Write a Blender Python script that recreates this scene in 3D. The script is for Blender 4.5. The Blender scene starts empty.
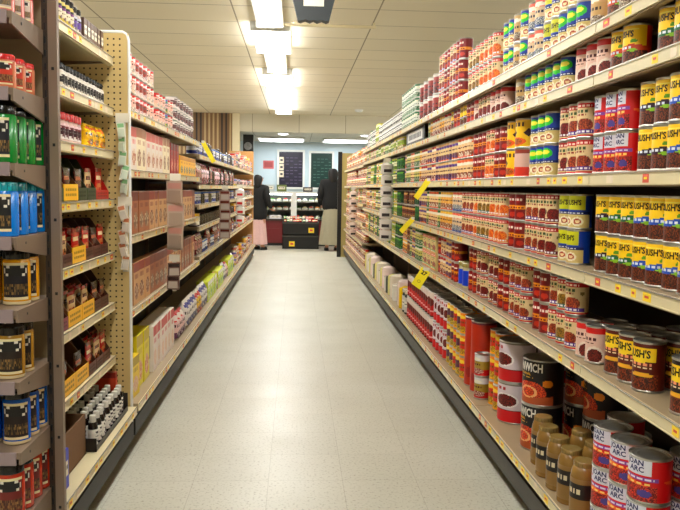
import bpy, bmesh, math, random
import numpy as np
from mathutils import Matrix, Vector
random.seed(7); NR = np.random.RandomState(7)
S = bpy.context.scene
COL = S.collection

# ------------------------------------------------------------ camera, world, exposure
F_PX = 750.0
CAM_H = 1.2
a = Vector((-44, 67, -F_PX)).normalized()            # aisle direction as the camera sees it
u = Vector((math.sin(.011), math.cos(.011), 0)); u = (u - u.dot(a) * a).normalized()
xr = a.cross(u)
M = Matrix(((xr.x, xr.y, xr.z), (a.x, a.y, a.z), (u.x, u.y, u.z)))
cd = bpy.data.cameras.new('camera'); cam = bpy.data.objects.new('camera', cd); COL.objects.link(cam)
cam.matrix_world = Matrix.Translation((0, 0, CAM_H)) @ M.to_4x4()
cd.sensor_width = 36; cd.lens = 36 * F_PX / 680; cd.clip_start = .05
S.camera = cam
S.view_settings.view_transform = 'Standard'; S.view_settings.look = 'None'
S.view_settings.gamma = 1; S.view_settings.use_curve_mapping = False
S.view_settings.exposure = 0.35
W = bpy.data.worlds.new('world'); S.world = W; W.use_nodes = True
W.node_tree.nodes['Background'].inputs[0].default_value = (1, .93, .8, 1)
W.node_tree.nodes['Background'].inputs[1].default_value = .3
TUBE = 20.5           # strength of the ceiling lamps' lenses

# ------------------------------------------------------------ helpers
def lin(c):
    c = np.asarray(c, float) / 255.0
    return np.where(c <= .04045, c / 12.92, ((c + .055) / 1.055) ** 2.4)
def L4(c):
    r = lin(c); return (float(r[0]), float(r[1]), float(r[2]), 1.0)

def mat(name, col=None, rough=.5, metal=0, attr=False, emis=0, noise=0, nscale=30, bump=0, coat=0):
    m = bpy.data.materials.new(name); m.use_nodes = True
    nt = m.node_tree; b = nt.nodes['Principled BSDF']
    b.inputs['Roughness'].default_value = rough; b.inputs['Metallic'].default_value = metal
    if coat: b.inputs['Coat Weight'].default_value = coat
    if attr:
        n = nt.nodes.new('ShaderNodeVertexColor'); n.layer_name = 'Col'
        nt.links.new(n.outputs[0], b.inputs['Base Color'])
    elif noise:
        tc = nt.nodes.new('ShaderNodeTexCoord'); nz = nt.nodes.new('ShaderNodeTexNoise'); nz.inputs['Scale'].default_value = nscale
        nz.inputs['Detail'].default_value = 6
        mx = nt.nodes.new('ShaderNodeMix'); mx.data_type = 'RGBA'
        c = L4(col); mx.inputs['A'].default_value = tuple(v * (1 - noise) for v in c[:3]) + (1,)
        mx.inputs['B'].default_value = tuple(min(1, v * (1 + noise)) for v in c[:3]) + (1,)
        nt.links.new(tc.outputs['Object'], nz.inputs['Vector']); nt.links.new(nz.outputs['Fac'], mx.inputs['Factor'])
        nt.links.new(mx.outputs['Result'], b.inputs['Base Color'])
        if bump:
            bp = nt.nodes.new('ShaderNodeBump'); bp.inputs['Strength'].default_value = bump
            nt.links.new(nz.outputs['Fac'], bp.inputs['Height']); nt.links.new(bp.outputs['Normal'], b.inputs['Normal'])
    else:
        b.inputs['Base Color'].default_value = L4(col)
    if emis:
        b.inputs['Emission Color'].default_value = L4(col); b.inputs['Emission Strength'].default_value = emis
    return m

PAPER = mat('printed_paper', attr=True, rough=.42)
GLOSS = mat('printed_plastic', attr=True, rough=.22, coat=.3)
TIN = mat('tin', (190, 188, 180), rough=.28, metal=.9)
CREAM = mat('cream_enamel', (214, 200, 160), rough=.35, noise=.06, nscale=12)
TAUPE = mat('taupe_enamel', (132, 112, 94), rough=.45, noise=.07, nscale=9)
SHELFM = mat('shelf_enamel', (156, 136, 104), rough=.45, noise=.08, nscale=10)
DARKB = mat('dark_brown_and_shade', (56, 42, 30), rough=.6, noise=.1, nscale=8)  # brown parts; on the beige shelf backs it stands in for shade
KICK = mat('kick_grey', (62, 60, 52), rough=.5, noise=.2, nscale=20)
BLACK = mat('black_plastic', (8, 8, 8), rough=.4)
WHITE = mat('white_enamel', (228, 228, 222), rough=.35)
CHROME = mat('chrome_rail', (205, 200, 185), rough=.25, metal=.6)
TAGY = mat('tag_yellow', (250, 215, 40), rough=.45)
TAGR = mat('tag_red', (214, 82, 60), rough=.45)
TAGW = mat('tag_white', (232, 214, 186), rough=.45)

class MB:
    """collects coloured faces, links them as one mesh"""
    def __init__(s): s.v = []; s.f = []; s.c = []; s.m = []; s.mats = []
    def mi(s, m):
        if m not in s.mats: s.mats.append(m)
        return s.mats.index(m)
    def add(s, vs, fs, col, m, cols=None):
        o = len(s.v); s.v += [tuple(p) for p in vs]; k = s.mi(m)
        for i, f in enumerate(fs):
            s.f.append(tuple(q + o for q in f)); s.m.append(k)
            s.c.append(tuple(cols[i]) if cols is not None else tuple(col))
    def box(s, x0, x1, y0, y1, z0, z1, col=(200, 200, 200), m=None, M4=None):
        vs = [(x, y, z) for x in (x0, x1) for y in (y0, y1) for z in (z0, z1)]
        if M4 is not None: vs = [tuple(M4 @ Vector(p)) for p in vs]
        s.add(vs, [(0, 1, 3, 2), (4, 6, 7, 5), (0, 4, 5, 1), (2, 3, 7, 6), (0, 2, 6, 4), (1, 5, 7, 3)], col, m or PAPER)
    def prism(s, pts, axis, a0, a1, col=(200, 200, 200), m=None):
        n = len(pts)
        def P(p, q):
            return (q, p[0], p[1]) if axis == 'x' else (p[0], q, p[1]) if axis == 'y' else (p[0], p[1], q)
        vs = [P(p, a0) for p in pts] + [P(p, a1) for p in pts]
        fs = [tuple(range(n))[::-1], tuple(range(n, 2 * n))] + [(i, (i + 1) % n, n + (i + 1) % n, n + i) for i in range(n)]
        s.add(vs, fs, col, m or PAPER)
    def lathe(s, prof, seg=32, cx=0, cy=0, m=None, col=(200, 200, 200), sx=1, sy=1, cap0=True, cap1=True):
        """prof: (r, z[, col[, mat]]); the colour and material belong to the band that starts there"""
        m = m or PAPER
        ang = [2 * math.pi * i / seg for i in range(seg)]
        vs = []
        for p in prof: vs += [(cx + sx * p[0] * math.sin(t), cy - sy * p[0] * math.cos(t), p[1]) for t in ang]
        o = len(s.v); s.v += vs
        for j in range(len(prof) - 1):
            p = prof[j]; c = p[2] if len(p) > 2 and p[2] is not None else col; k = s.mi(p[3] if len(p) > 3 else m)
            for i in range(seg):
                i2 = (i + 1) % seg
                s.f.append((o + j * seg + i, o + j * seg + i2, o + (j + 1) * seg + i2, o + (j + 1) * seg + i)); s.m.append(k); s.c.append(tuple(c))
        if cap0:
            s.f.append(tuple(o + i for i in range(seg))[::-1]); s.m.append(s.mi(prof[0][3] if len(prof[0]) > 3 else m)); s.c.append(tuple(prof[0][2] if len(prof[0]) > 2 and prof[0][2] is not None else col))
        if cap1:
            q = prof[-1]; b = o + (len(prof) - 1) * seg
            s.f.append(tuple(b + i for i in range(seg))); s.m.append(s.mi(q[3] if len(q) > 3 else m)); s.c.append(tuple(q[2] if len(q) > 2 and q[2] is not None else col))
    def tube(s, pts, r, seg=8, col=(200, 200, 200), m=None):
        pts = [Vector(p) for p in pts]; vs = []; n = len(pts)
        for i, p in enumerate(pts):
            d = (pts[min(i + 1, n - 1)] - pts[max(i - 1, 0)]).normalized()
            up = Vector((0, 0, 1)) if abs(d.z) < .9 else Vector((1, 0, 0))
            e = d.cross(up).normalized(); g = e.cross(d)
            vs += [tuple(p + r * (math.cos(2 * math.pi * k / seg) * e + math.sin(2 * math.pi * k / seg) * g)) for k in range(seg)]
        fs = [(i * seg + k, i * seg + (k + 1) % seg, (i + 1) * seg + (k + 1) % seg, (i + 1) * seg + k) for i in range(n - 1) for k in range(seg)]
        fs += [tuple(range(seg))[::-1], tuple((n - 1) * seg + k for k in range(seg))]
        s.add(vs, fs, col, m or PAPER)
    def mesh(s, name, smooth=False):
        me = bpy.data.meshes.new(name); me.from_pydata(s.v, [], s.f)
        for m in s.mats: me.materials.append(m)
        me.polygons.foreach_set('material_index', s.m)
        ca = me.color_attributes.new('Col', 'FLOAT_COLOR', 'CORNER')
        cnt = np.array([len(f) for f in s.f]); q = np.array(s.c, float).reshape(-1, 3); g_ = q.mean(1, keepdims=True); q = np.clip(g_ + (q - g_) * 1.22, 0, 255); q = 255 * (q / 255) ** 1.22; c = lin(q)
        c = np.concatenate([c, np.ones((len(c), 1))], 1)
        ca.data.foreach_set('color', np.repeat(c, cnt, axis=0).astype(np.float32).ravel())
        if smooth: me.polygons.foreach_set('use_smooth', [True] * len(s.f)); 
        me.update()
        if smooth:
            try: me.set_sharp_from_angle(angle=math.radians(40))
            except Exception: pass
        return me
    def build(s, name, parent=None, smooth=False):
        return link(name, s.mesh(name, smooth), parent)

def link(name, me, parent=None, loc=None, rz=0):
    o = bpy.data.objects.new(name, me); COL.objects.link(o)
    if parent: o.parent = parent
    if loc: o.location = loc
    if rz: o.rotation_euler = (0, 0, rz)
    return o
def empty(name, loc=(0, 0, 0), rz=0):
    return link(name, None, None, loc, rz)
def tag(o, label, cat, group=None, kind=None):
    if len(label.split()) > 16: label = ' '.join(label.split()[:16])
    o['label'] = label; o['category'] = cat
    if group: o['group'] = group
    if kind: o['kind'] = kind
    return o
def struct(o): o['kind'] = 'structure'; return o

ONES = ['', 'first', 'second', 'third', 'fourth', 'fifth', 'sixth', 'seventh', 'eighth', 'ninth', 'tenth', 'eleventh', 'twelfth', 'thirteenth',
        'fourteenth', 'fifteenth', 'sixteenth', 'seventeenth', 'eighteenth', 'nineteenth']
def ordn(n):
    if n < 20: return ONES[n]
    t, o = divmod(n, 10)
    T = ['', '', 'twent', 'thirt', 'fort', 'fift', 'sixt', 'sevent', 'eight', 'ninet']
    if t > 9: return '%dth' % n
    return T[t] + 'ieth' if o == 0 else T[t] + 'y-' + ONES[o]

# ---- lettering, turned to flat triangles once and then wrapped on cans and signs
_tc = {}
def text2d(txt, bold=.02):
    if (txt, bold) in _tc: return _tc[(txt, bold)]
    cu = bpy.data.curves.new('lettering', 'FONT'); cu.body = txt; cu.size = 1; cu.align_x = 'CENTER'; cu.offset = bold; cu.resolution_u = 2
    o = bpy.data.objects.new('lettering', cu); COL.objects.link(o)
    bpy.context.view_layer.update()
    me = bpy.data.meshes.new_from_object(o.evaluated_get(bpy.context.evaluated_depsgraph_get()))
    v = np.array([tuple(q.co)[:2] for q in me.vertices]).reshape(-1, 2); f = [tuple(p.vertices) for p in me.polygons]
    bpy.data.objects.remove(o); bpy.data.curves.remove(cu); bpy.data.meshes.remove(me)
    if len(v): v[:, 1] -= .35
    _tc[(txt, bold)] = (v, f); return v, f
def text_cyl(mb, txt, size, ang, z, R, col, m=None, sx=1.0, bold=.03, sy=1.0):
    v, f = text2d(txt, bold)
    vs = [((R + .0006) * math.sin(p[0] * size * sx / R + math.radians(ang)), -(R + .0006) * math.cos(p[0] * size * sx / R + math.radians(ang)), z + p[1] * size * sy) for p in v]
    mb.add(vs, f, col, m or PAPER)
def text_flat(mb, txt, size, x, z, y, col, m=None, sx=1.0, bold=.03, rot=0):
    v, f = text2d(txt, bold); c, s_ = math.cos(rot), math.sin(rot)
    mb.add([(x + (p[0] * sx * c - p[1] * s_) * size, y, z + (p[0] * sx * s_ + p[1] * c) * size) for p in v], f, col, m or PAPER)

# ------------------------------------------------------------ printed designs: functions of u (degrees from the front) and v (0 bottom, 1 top)
def full(U, c): return np.ones(U.shape + (3,)) * np.array(c, float)
def put(A, msk, c): A[msk] = c
def ell(U, V, u0, v0, ru, rv): return ((U - u0) / ru) ** 2 + ((V - v0) / rv) ** 2 < 1
def beans(A, msk, c1, c2, p=.5):
    n = int(msk.sum()); t = NR.rand(n, 1) ** (1 / (p + .5)); A[msk] = np.array(c1) * (1 - t) + np.array(c2) * t
def words(A, U, V, u0, u1, v0, v1, col):
    """a line of print too small to read in the photo"""
    msk = (U > u0) & (U < u1) & (V > v0) & (V < v1); k = np.floor((U - u0) / 7.5).astype(int) % 3 < 2
    A[msk & k] = col

def d_yellowbean(band, beanc=((48, 24, 16), (150, 84, 50)), back=(230, 150, 30)):
    def f(U, V):
        A = full(U, (240, 206, 52)); put(A, np.abs(U) > 95, back)
        put(A, (V < .92) & (V > .88) & (np.abs(U) < 60), (250, 230, 120))
        put(A, ell(U, V, 40, .60, 15, .045), (110, 160, 44))
        wv = .50 + .02 * np.sin(np.radians(U * 3))
        put(A, (V < wv) & (V > wv - .14) & (np.abs(U) < 100), band)
        beans(A, (V < wv - .14) & (np.abs(U) < 80), *beanc)
        put(A, (V < wv - .14) & (np.abs(U) >= 80) & (np.abs(U) < 100), (60, 30, 20))
        put(A, ell(U, V, 35, .37, 22, .035), (150, 190, 60))
        words(A, U, V, -50, 30, .40, .46, (225, 230, 240))
        return A
    return f
def d_brownbean(U, V):
    A = full(U, (100, 36, 20)); put(A, (np.abs(U) < 62) & (V > .63) & (V < .92), (240, 205, 60))
    put(A, ell(U, V, 0, .72, 58, .13), (248, 214, 70)); beans(A, (V < .34) & (np.abs(U) < 75), (46, 20, 12), (160, 84, 52))
    words(A, U, V, -50, 50, .53, .58, (235, 170, 140)); words(A, U, V, -50, 50, .46, .5, (240, 220, 190))
    put(A, ell(U, V, 10, .33, 46, .05), (228, 180, 70)); return A
def d_redbean(U, V):
    A = full(U, (196, 26, 34)); put(A, (np.abs(U) < 48) & (V > .64), (226, 226, 234))
    put(A, (np.abs(U) < 68) & (V > .50) & (V <= .60), (150, 96, 170)); words(A, U, V, -58, 55, .53, .57, (240, 235, 245))
    put(A, (np.abs(U) < 110) & (V < .52 - .0022 * np.abs(U + 20)) & (V > .40 - .0010 * np.abs(U)), (228, 130, 50))
    words(A, U, V, -60, 50, .42, .46, (250, 220, 140))
    beans(A, (np.abs(U) < 66) & (V < .38), (80, 10, 14), (220, 90, 70)); put(A, ell(U, V, 30, .2, 20, .09), (96, 84, 150))
    put(A, (U > 84) & (U < 140) & (V < .52) & (V > .48 - .002 * (U - 84)), (214, 110, 50)); return A
def d_cream(top, plaque, pic=((96, 30, 16), (200, 110, 60)), base=(226, 206, 168), side=None):
    def f(U, V):
        A = full(U, base)
        if side is not None: put(A, np.abs(U) > 105, side)
        put(A, V > .84, top); words(A, U, V, -60, 58, .87, .95, (250, 225, 215))
        words(A, U, V, -45, 45, .72, .78, (80, 100, 60)); words(A, U, V, -40, 30, .63, .67, (150, 60, 40)); put(A, ell(U, V, 75, .66, 12, .06), (140, 120, 80))
        beans(A, ell(U, V, 22, .34, 42, .2) & (V > .1), *pic); put(A, ell(U, V, -38, .42, 16, .09), pic[0])
        put(A, (V < .22) & (V > .09) & (np.abs(U) < 90), plaque); words(A, U, V, -56, 60, .13, .18, (240, 236, 240)); put(A, V < .06, top)
        return A
    return f
def d_blue(U, V):
    A = full(U, (22, 74, 156)); put(A, (V < .40) & (np.abs(U) < 88), (214, 196, 140))
    put(A, ell(U, V, 0, .74, 46, .17), (60, 190, 60)); put(A, ell(U, V, -4, .78, 34, .08), (236, 232, 90))
    put(A, (np.abs(U) < 88) & (V > .40) & (V < .50), (12, 40, 104)); words(A, U, V, -50, 50, .43, .47, (230, 235, 240))
    for k in (-38, 22): put(A, ell(U, V, k, .2, 30, .14), (244, 236, 210)); put(A, ell(U, V, k, .2, 20, .09), (176, 90, 60)); put(A, ell(U, V, k, .2, 11, .05), (240, 220, 180))
    return A
def d_bluebean(U, V):
    A = d_blue(U, V); put(A, (np.abs(U) < 60) & (V > .56), (206, 206, 60)); return A
def d_maroon(U, V):
    A = full(U, (128, 22, 26)); put(A, (V < .56) & (V > .40), (222, 154, 40)); words(A, U, V, -40, 40, .45, .51, (120, 40, 20))
    put(A, ell(U, V, 0, .78, 34, .1), (160, 40, 40)); words(A, U, V, -30, 30, .74, .82, (245, 235, 225)); put(A, ell(U, V, 20, .2, 26, .1), (190, 70, 50))
    return A
def d_redpink(U, V):
    A = full(U, (228, 200, 186)); put(A, V > .82, (198, 44, 40)); words(A, U, V, -44, 44, .62, .70, (90, 40, 40)); words(A, U, V, -34, 34, .52, .56, (120, 80, 70))
    put(A, ell(U, V, 30, .2, 46, .26), (235, 222, 210)); beans(A, ell(U, V, 30, .18, 38, .2), (70, 18, 14), (150, 60, 44)); return A
def d_soup(top, mid, low, spot=(240, 236, 220), back=None):
    def f(U, V):
        A = full(U, mid)
        if back is not None: put(A, np.abs(U) > 100, back)
        put(A, V > .72, top); put(A, V < .3, low); put(A, ell(U, V, 0, .8, 50, .08), spot); words(A, U, V, -50, 50, .5, .6, tuple(np.array(low) * .5))
        beans(A, ell(U, V, 20, .22, 55, .14), tuple(np.array(low) * .6), spot, .2); return A
    return f
def d_bigyellow(U, V):
    A = full(U, (236, 196, 24)); words(A, U, V, -60, 40, .76, .9, (90, 60, 20))
    for k in (-70, -20, 60): put(A, (np.abs(U - k) / 22 + np.abs(V - .52) / .16) < 1, (70, 30, 30))
    put(A, ell(U, V, -10, .2, 60, .16), (214, 110, 30)); beans(A, ell(U, V, -10, .2, 44, .11), (90, 30, 16), (220, 140, 50)); return A
def d_bigpink(U, V):
    A = full(U, (222, 190, 176)); put(A, V < .36, (206, 70, 44)); put(A, V > .84, (150, 70, 50)); beans(A, ell(U, V, -30, .24, 34, .16), (80, 20, 16), (150, 60, 40)); return A
def d_bigchili(U, V):
    A = full(U, (226, 214, 218)); put(A, V < .30, (196, 24, 40)); put(A, (V < .33) & (V >= .30), (120, 44, 40)); put(A, V > .96, (150, 140, 130))
    for k in (30, 190, -170): put(A, ell(U, V, k, .56, 44, .19), (246, 240, 238)); beans(A, ell(U, V, k, .56, 38, .155), (64, 10, 12), (150, 50, 40))
    words(A, U, V, -70, 30, .82, .9, (170, 40, 50)); return A
def d_bigsauce(U, V):
    A = full(U, (26, 18, 20)); beans(A, ell(U, V, 6, .27, 50, .26), (130, 24, 12), (240, 120, 60)); put(A, (((U - 2) / 30) ** 2 + ((V - .28) / .14) ** 2 < 1) & (((U - 2) / 22) ** 2 + ((V - .28) / .10) ** 2 > 1), (236, 190, 140))
    put(A, (V < .14 + .001 * U) & (np.abs(U) < 78), (176, 100, 60)); put(A, ell(U, V, 60, .50, 15, .09), (238, 160, 50)); words(A, U, V, -30, 18, .60, .63, (220, 180, 80))
    return A
def d_plain(c, c2=None, v1=.5, lab=(235, 230, 215)):
    def f(U, V):
        A = full(U, c)
        if c2 is not None: put(A, V < v1, c2)
        put(A, (np.abs(U) < 50) & (V > .35) & (V < .72), lab); words(A, U, V, -36, 36, .48, .6, tuple(np.array(c) * .4)); return A
    return f

def can_mesh(name, R, H, paint, nu=96, nv=34, texts=(), withlid=True):
    mb = MB(); z0, z1 = .005, H - .005; r = R - .0012
    th = np.radians(np.linspace(-180, 180, nu + 1)[:-1]); zz = np.linspace(z0, z1, nv + 1)
    vs = [(r * math.sin(t), -r * math.cos(t), z) for z in zz for t in th]
    fs = [(j * nu + i, j * nu + (i + 1) % nu, (j + 1) * nu + (i + 1) % nu, (j + 1) * nu + i) for j in range(nv) for i in range(nu)]
    U, V = np.meshgrid((np.arange(nu) + .5) / nu * 360 - 180, (np.arange(nv) + .5) / nv)
    C = np.clip(paint(U, V), 0, 255).reshape(-1, 3)
    mb.add(vs, fs, None, PAPER, C)
    sg = 40 if nu > 40 else nu
    mb.lathe([(R - .002, 0), (R, .0015), (R, .004), (r, .006)], sg, m=TIN, cap1=False)
    top = [(r, H - .006), (R, H - .004), (R, H - .0008), (R - .0012, H), (R - .0028, H - .0012), (R - .003, H - .005)]
    mb.lathe(top, sg, m=TIN, cap0=False, cap1=withlid)
    for t in texts: text_cyl(mb, t[0], t[1], t[2], t[3] * H, r, t[4], sx=t[5] if len(t) > 5 else 1, sy=t[6] if len(t) > 6 else 1)
    return mb.mesh(name, True)
_lids = {}
def lid_mesh(R, H):
    k = (R, H)
    if k not in _lids:
        mb = MB(); z = H - .0045; r = R - .003
        mb.lathe([(r, z), (r * .92, z), (r * .9, z + .001), (r * .84, z + .001), (r * .82, z), (r * .7, z), (r * .68, z + .0008), (r * .62, z + .0008), (r * .6, z)], 40, m=TIN, cap0=False)
        _lids[k] = mb.mesh('lid', True)
    return _lids[k]

def proto(name, cat, desc, w, d, h, me, parts=(), lidme=None, grp=None):
    return dict(name=name, cat=cat, desc=desc, w=w, d=d, h=h, me=me, parts=list(parts), lid=lidme, grp=grp or cat + 's')
BR, BH = .0376, .112
def canp(desc, paint, R=BR, H=BH, name='bean_can', cat='can', texts=(), nu=96, nv=34):
    low = nu < 40
    p = proto(name, cat, desc, 2 * R, 2 * R, H, can_mesh(name, R, H, paint, nu, nv, texts), lidme=lid_mesh(R, H) if not low else None)
    p['me_open'] = can_mesh(name, R, H, paint, nu, nv, texts, False) if not low else None
    p['paint'] = paint; p['R'] = R; return p
BT = lambda c=(24, 16, 10): [("BUSH'S", .0185, -4, .76, c, .95, 1.2)]
JT = [('JOAN', .0185, 0, .885, (30, 36, 100), 1.05), ('OF', .009, -34, .76, (200, 40, 60)), ('ARC', .0185, 6, .745, (30, 36, 100), 1.1)]

P = {}
P['yb_blue'] = canp('yellow bean can with blue band', d_yellowbean((30, 96, 180)), texts=BT())
P['yb_dark'] = canp('yellow bean can with purple band', d_yellowbean((56, 26, 60)), texts=BT())
P['yb_red'] = canp('yellow bean can with maroon band', d_yellowbean((110, 26, 30)), texts=BT())
P['yb_green'] = canp('yellow bean can with green band', d_yellowbean((30, 110, 70), back=(200, 160, 40)), texts=BT())
P['yb_orange'] = canp('orange-brown bean can with yellow patch', d_yellowbean((190, 84, 36), back=(196, 60, 30)), texts=BT())
P['bb'] = canp('brown bean can with yellow patch', d_brownbean, texts=[("BUSH'S", .0225, -4, .76, (24, 16, 10), .95, 1.2)], R=.0410, H=.130)
P['bb_dark'] = canp('near-black bean can with yellow patch', lambda U, V: np.where((d_brownbean(U, V)[..., :1] == 100), np.array((40, 22, 24)), d_brownbean(U, V)), texts=[("BUSH'S", .0225, -4, .76, (24, 16, 10), .95, 1.2)], R=.0410, H=.130)
P['jr'] = canp('red bean can with white patch', d_redbean, texts=[('JOAN', .0165, 0, .89, (30, 36, 100), 1.0), ('ARC', .0165, 6, .74, (30, 36, 100), 1.05)])
P['jrb'] = canp('wide red bean can with white patch', d_redbean, R=.0525, H=.114, name='large_bean_can', texts=JT, nu=128, nv=44)
P['cr_purple'] = canp('cream bean can with red top, purple plaque', d_cream((186, 34, 34), (104, 66, 150)))
P['cr_green'] = canp('cream bean can with red top, green plaque', d_cream((186, 34, 34), (30, 110, 110), ((90, 70, 20), (190, 150, 70))))
P['cr_orange'] = canp('cream bean can with orange picture', d_cream((190, 50, 36), (214, 140, 50), ((190, 80, 24), (236, 160, 70))))
P['cr_maroon'] = canp('cream bean can with maroon plaque', d_cream((170, 30, 30), (120, 24, 30), ((80, 12, 12), (150, 50, 40)), side=(196, 176, 140)))
P['blue'] = canp('blue can with green logo patch', d_blue)
P['blueb'] = canp('blue can with yellow logo patch', d_bluebean, texts=BT())
P['maroon'] = canp('dark red can with amber band', d_maroon)
P['redpink'] = canp('pale pink can with red top', d_redpink)
P['salmon'] = canp('salmon can with blue lower half', d_soup((226, 130, 110), (222, 200, 170), (60, 90, 150)))
P['tall_tan'] = canp('tan can with brown picture', d_soup((206, 180, 130), (200, 170, 120), (120, 74, 40)))
# soups and vegetables further along the aisle
mk = lambda key, desc, paint, **k: P.__setitem__(key, canp(desc, paint, nu=36, nv=14, **k))
mk('s_org', 'orange and cream soup can', d_soup((216, 120, 70), (232, 204, 160), (206, 90, 40)), name='soup_can', cat='soup can')
mk('s_red', 'red and cream soup can', d_soup((176, 36, 34), (226, 200, 160), (190, 64, 44)), name='soup_can', cat='soup can')
mk('s_grn', 'green and pale soup can', d_soup((46, 112, 50), (206, 200, 130), (60, 120, 56)), name='soup_can', cat='soup can')
mk('s_yel', 'yellow and orange soup can', d_soup((236, 200, 90), (226, 180, 96), (208, 110, 44)), name='soup_can', cat='soup can')
mk('s_tan', 'tan soup can with purple spot', d_soup((222, 190, 140), (226, 204, 160), (214, 130, 70), (110, 90, 150)), name='soup_can', cat='soup can')
mk('s_mar', 'maroon soup can with amber band', d_maroon, name='soup_can', cat='soup can')
mk('v_yel', 'yellow-green vegetable can', d_soup((214, 204, 80), (150, 170, 60), (226, 190, 70)), name='vegetable_can', cat='vegetable can')
mk('v_grn', 'dark green vegetable can', d_soup((30, 90, 44), (196, 206, 140), (40, 110, 50)), name='vegetable_can', cat='vegetable can')
mk('v_pnk', 'pink and cream vegetable can', d_soup((214, 140, 130), (232, 214, 190), (190, 110, 90)), name='vegetable_can', cat='vegetable can')
mk('v_tan', 'tan and orange vegetable can', d_soup((226, 190, 120), (214, 150, 90), (186, 96, 50)), name='vegetable_can', cat='vegetable can')
mk('v_red', 'red vegetable can with cream band', d_soup((178, 50, 44), (224, 196, 150), (150, 44, 36)), name='vegetable_can', cat='vegetable can')
mk('s_brn', 'dark brown soup can', d_soup((84, 40, 26), (120, 60, 36), (70, 30, 22), (206, 170, 110)), name='soup_can', cat='soup can')
mk('s_pur', 'cream and purple soup can', d_soup((226, 210, 180), (216, 190, 150), (90, 50, 110), (120, 60, 130)), name='soup_can', cat='soup can')
mk('v_dkg', 'deep green vegetable can', d_soup((20, 66, 34), (40, 110, 50), (22, 70, 36), (120, 170, 70)), name='vegetable_can', cat='vegetable can')
mk('v_lim', 'lime and white vegetable can', d_soup((190, 200, 60), (230, 228, 200), (170, 190, 50), (90, 120, 40)), name='vegetable_can', cat='vegetable can')
mk('v_vio', 'cream vegetable can with violet spot', d_soup((226, 214, 190), (222, 200, 150), (200, 170, 80), (70, 60, 130)), name='vegetable_can', cat='vegetable can')
# large cans
P['big_yellow'] = canp('big yellow can with dark diamonds', d_bigyellow, R=.056, H=.116, name='catering_can', cat='large can', nu=120, nv=40)
P['big_pink'] = canp('big pink can with orange-red foot', d_bigpink, R=.056, H=.116, name='catering_can', cat='large can', nu=120, nv=40)
P['big_chili'] = canp('big white can with red foot', d_bigchili, R=.0785, H=.176, name='catering_can', cat='large can', nu=140, nv=50)
P['big_sauce'] = canp('big black sauce can', d_bigsauce, R=.0785, H=.176, name='catering_can', cat='large can', nu=140, nv=50,
                      texts=[('MANWICH', .034, -8, .83, (238, 234, 226), .86, 1.3), ('ORIGINAL', .012, -16, .68, (226, 180, 70), 1.3)])
P['orange_tall'] = canp('tall plain orange-red can', lambda U, V: (lambda A: (put(A, V > .965, (120, 60, 76)), put(A, ell(U, V, 30, .2, 30, .08), (150, 30, 20)), A)[-1])(full(U, (178, 60, 18))), R=.062, H=.352, name='tall_can', cat='can')
P['yel_pat'] = canp('yellow and red patterned can', d_soup((226, 150, 30), (196, 60, 40), (230, 170, 40), (236, 210, 80)), R=.040, H=.118)
P['yel_pur'] = canp('yellow can with purple stripe', d_soup((222, 180, 60), (100, 50, 90), (200, 170, 60), (240, 220, 120)), R=.042, H=.118)
P['wht_bean'] = canp('white can with brown bean picture', d_bigchili, R=.050, H=.172)
P['wht_small'] = canp('white can with olive picture, red foot', d_soup((226, 226, 226), (170, 150, 70), (190, 30, 40)), R=.038, H=.108)
P['rw'] = canp('red can with white and brown upper half', lambda U, V: (lambda A: (put(A, V > .52, (230, 218, 210)), put(A, ell(U, V, -10, .60, 44, .16), (110, 36, 30)), put(A, ell(U, V, 150, .60, 44, .16), (110, 36, 30)), put(A, (np.abs(U) < 70) & (V < .26) & (V > .22), (240, 190, 190)), put(A, V < .05, (90, 20, 20)), A)[-1])(full(U, (186, 26, 34))), R=.042, H=.168)
P['green_tall'] = canp('deep green can', d_soup((24, 96, 44), (30, 110, 50), (20, 80, 36), (40, 130, 60)), R=.040, H=.118)

# ---- boxes, bags, bottles
def boxp(name, cat, desc, w, d, h, front, side, top=None, nu=14, nv=18, m=None):
    """front faces local -y"""
    mb = MB(); m = m or PAPER
    U, V = np.meshgrid((np.arange(nu) + .5) / nu * 130 - 65, (np.arange(nv) + .5) / nv)
    C = np.clip(front(U, V), 0, 255).reshape(-1, 3); b = .0015
    vs = [(-w / 2 + b + (w - 2 * b) * i / nu, -d / 2, b + (h - 2 * b) * j / nv) for j in range(nv + 1) for i in range(nu + 1)]
    fs = [(j * (nu + 1) + i, j * (nu + 1) + i + 1, (j + 1) * (nu + 1) + i + 1, (j + 1) * (nu + 1) + i) for j in range(nv) for i in range(nu)]
    mb.add(vs, fs, None, m, C)
    top = top or side
    x0, x1, y0, y1 = -w / 2, w / 2, -d / 2 + b, d / 2
    q = [(x0 + b, -d / 2, b), (x1 - b, -d / 2, b), (x1 - b, -d / 2, h - b), (x0 + b, -d / 2, h - b)]
    e = [(x0, y0, 0), (x1, y0, 0), (x1, y0, h), (x0, y0, h)]; k = [(x0, y1, 0), (x1, y1, 0), (x1, y1, h), (x0, y1, h)]
    mb.add(q + e, [(0, 3, 7, 4), (1, 5, 6, 2), (3, 2, 6, 7), (0, 4, 5, 1)], side, m)
    mb.add(e + k, [(0, 3, 7, 4), (1, 5, 6, 2)], side, m); mb.add(e + k, [(3, 2, 6, 7)], top, m); mb.add(e + k, [(0, 4, 5, 1), (4, 7, 6, 5)], side, m)
    # a printed patch on both side panels
    for s_ in (-1, 1):
        X = s_ * (w / 2 + .0004); sq = [(X, -d * .3, h * .3), (X, d * .3, h * .3), (X, d * .3, h * .8), (X, -d * .3, h * .8)]
        mb.add(sq, [(0, 1, 2, 3) if s_ > 0 else (3, 2, 1, 0)], tuple(np.array(side) * .75), m)
    return proto(name, cat, desc, w, d, h, mb.mesh(name))
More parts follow.
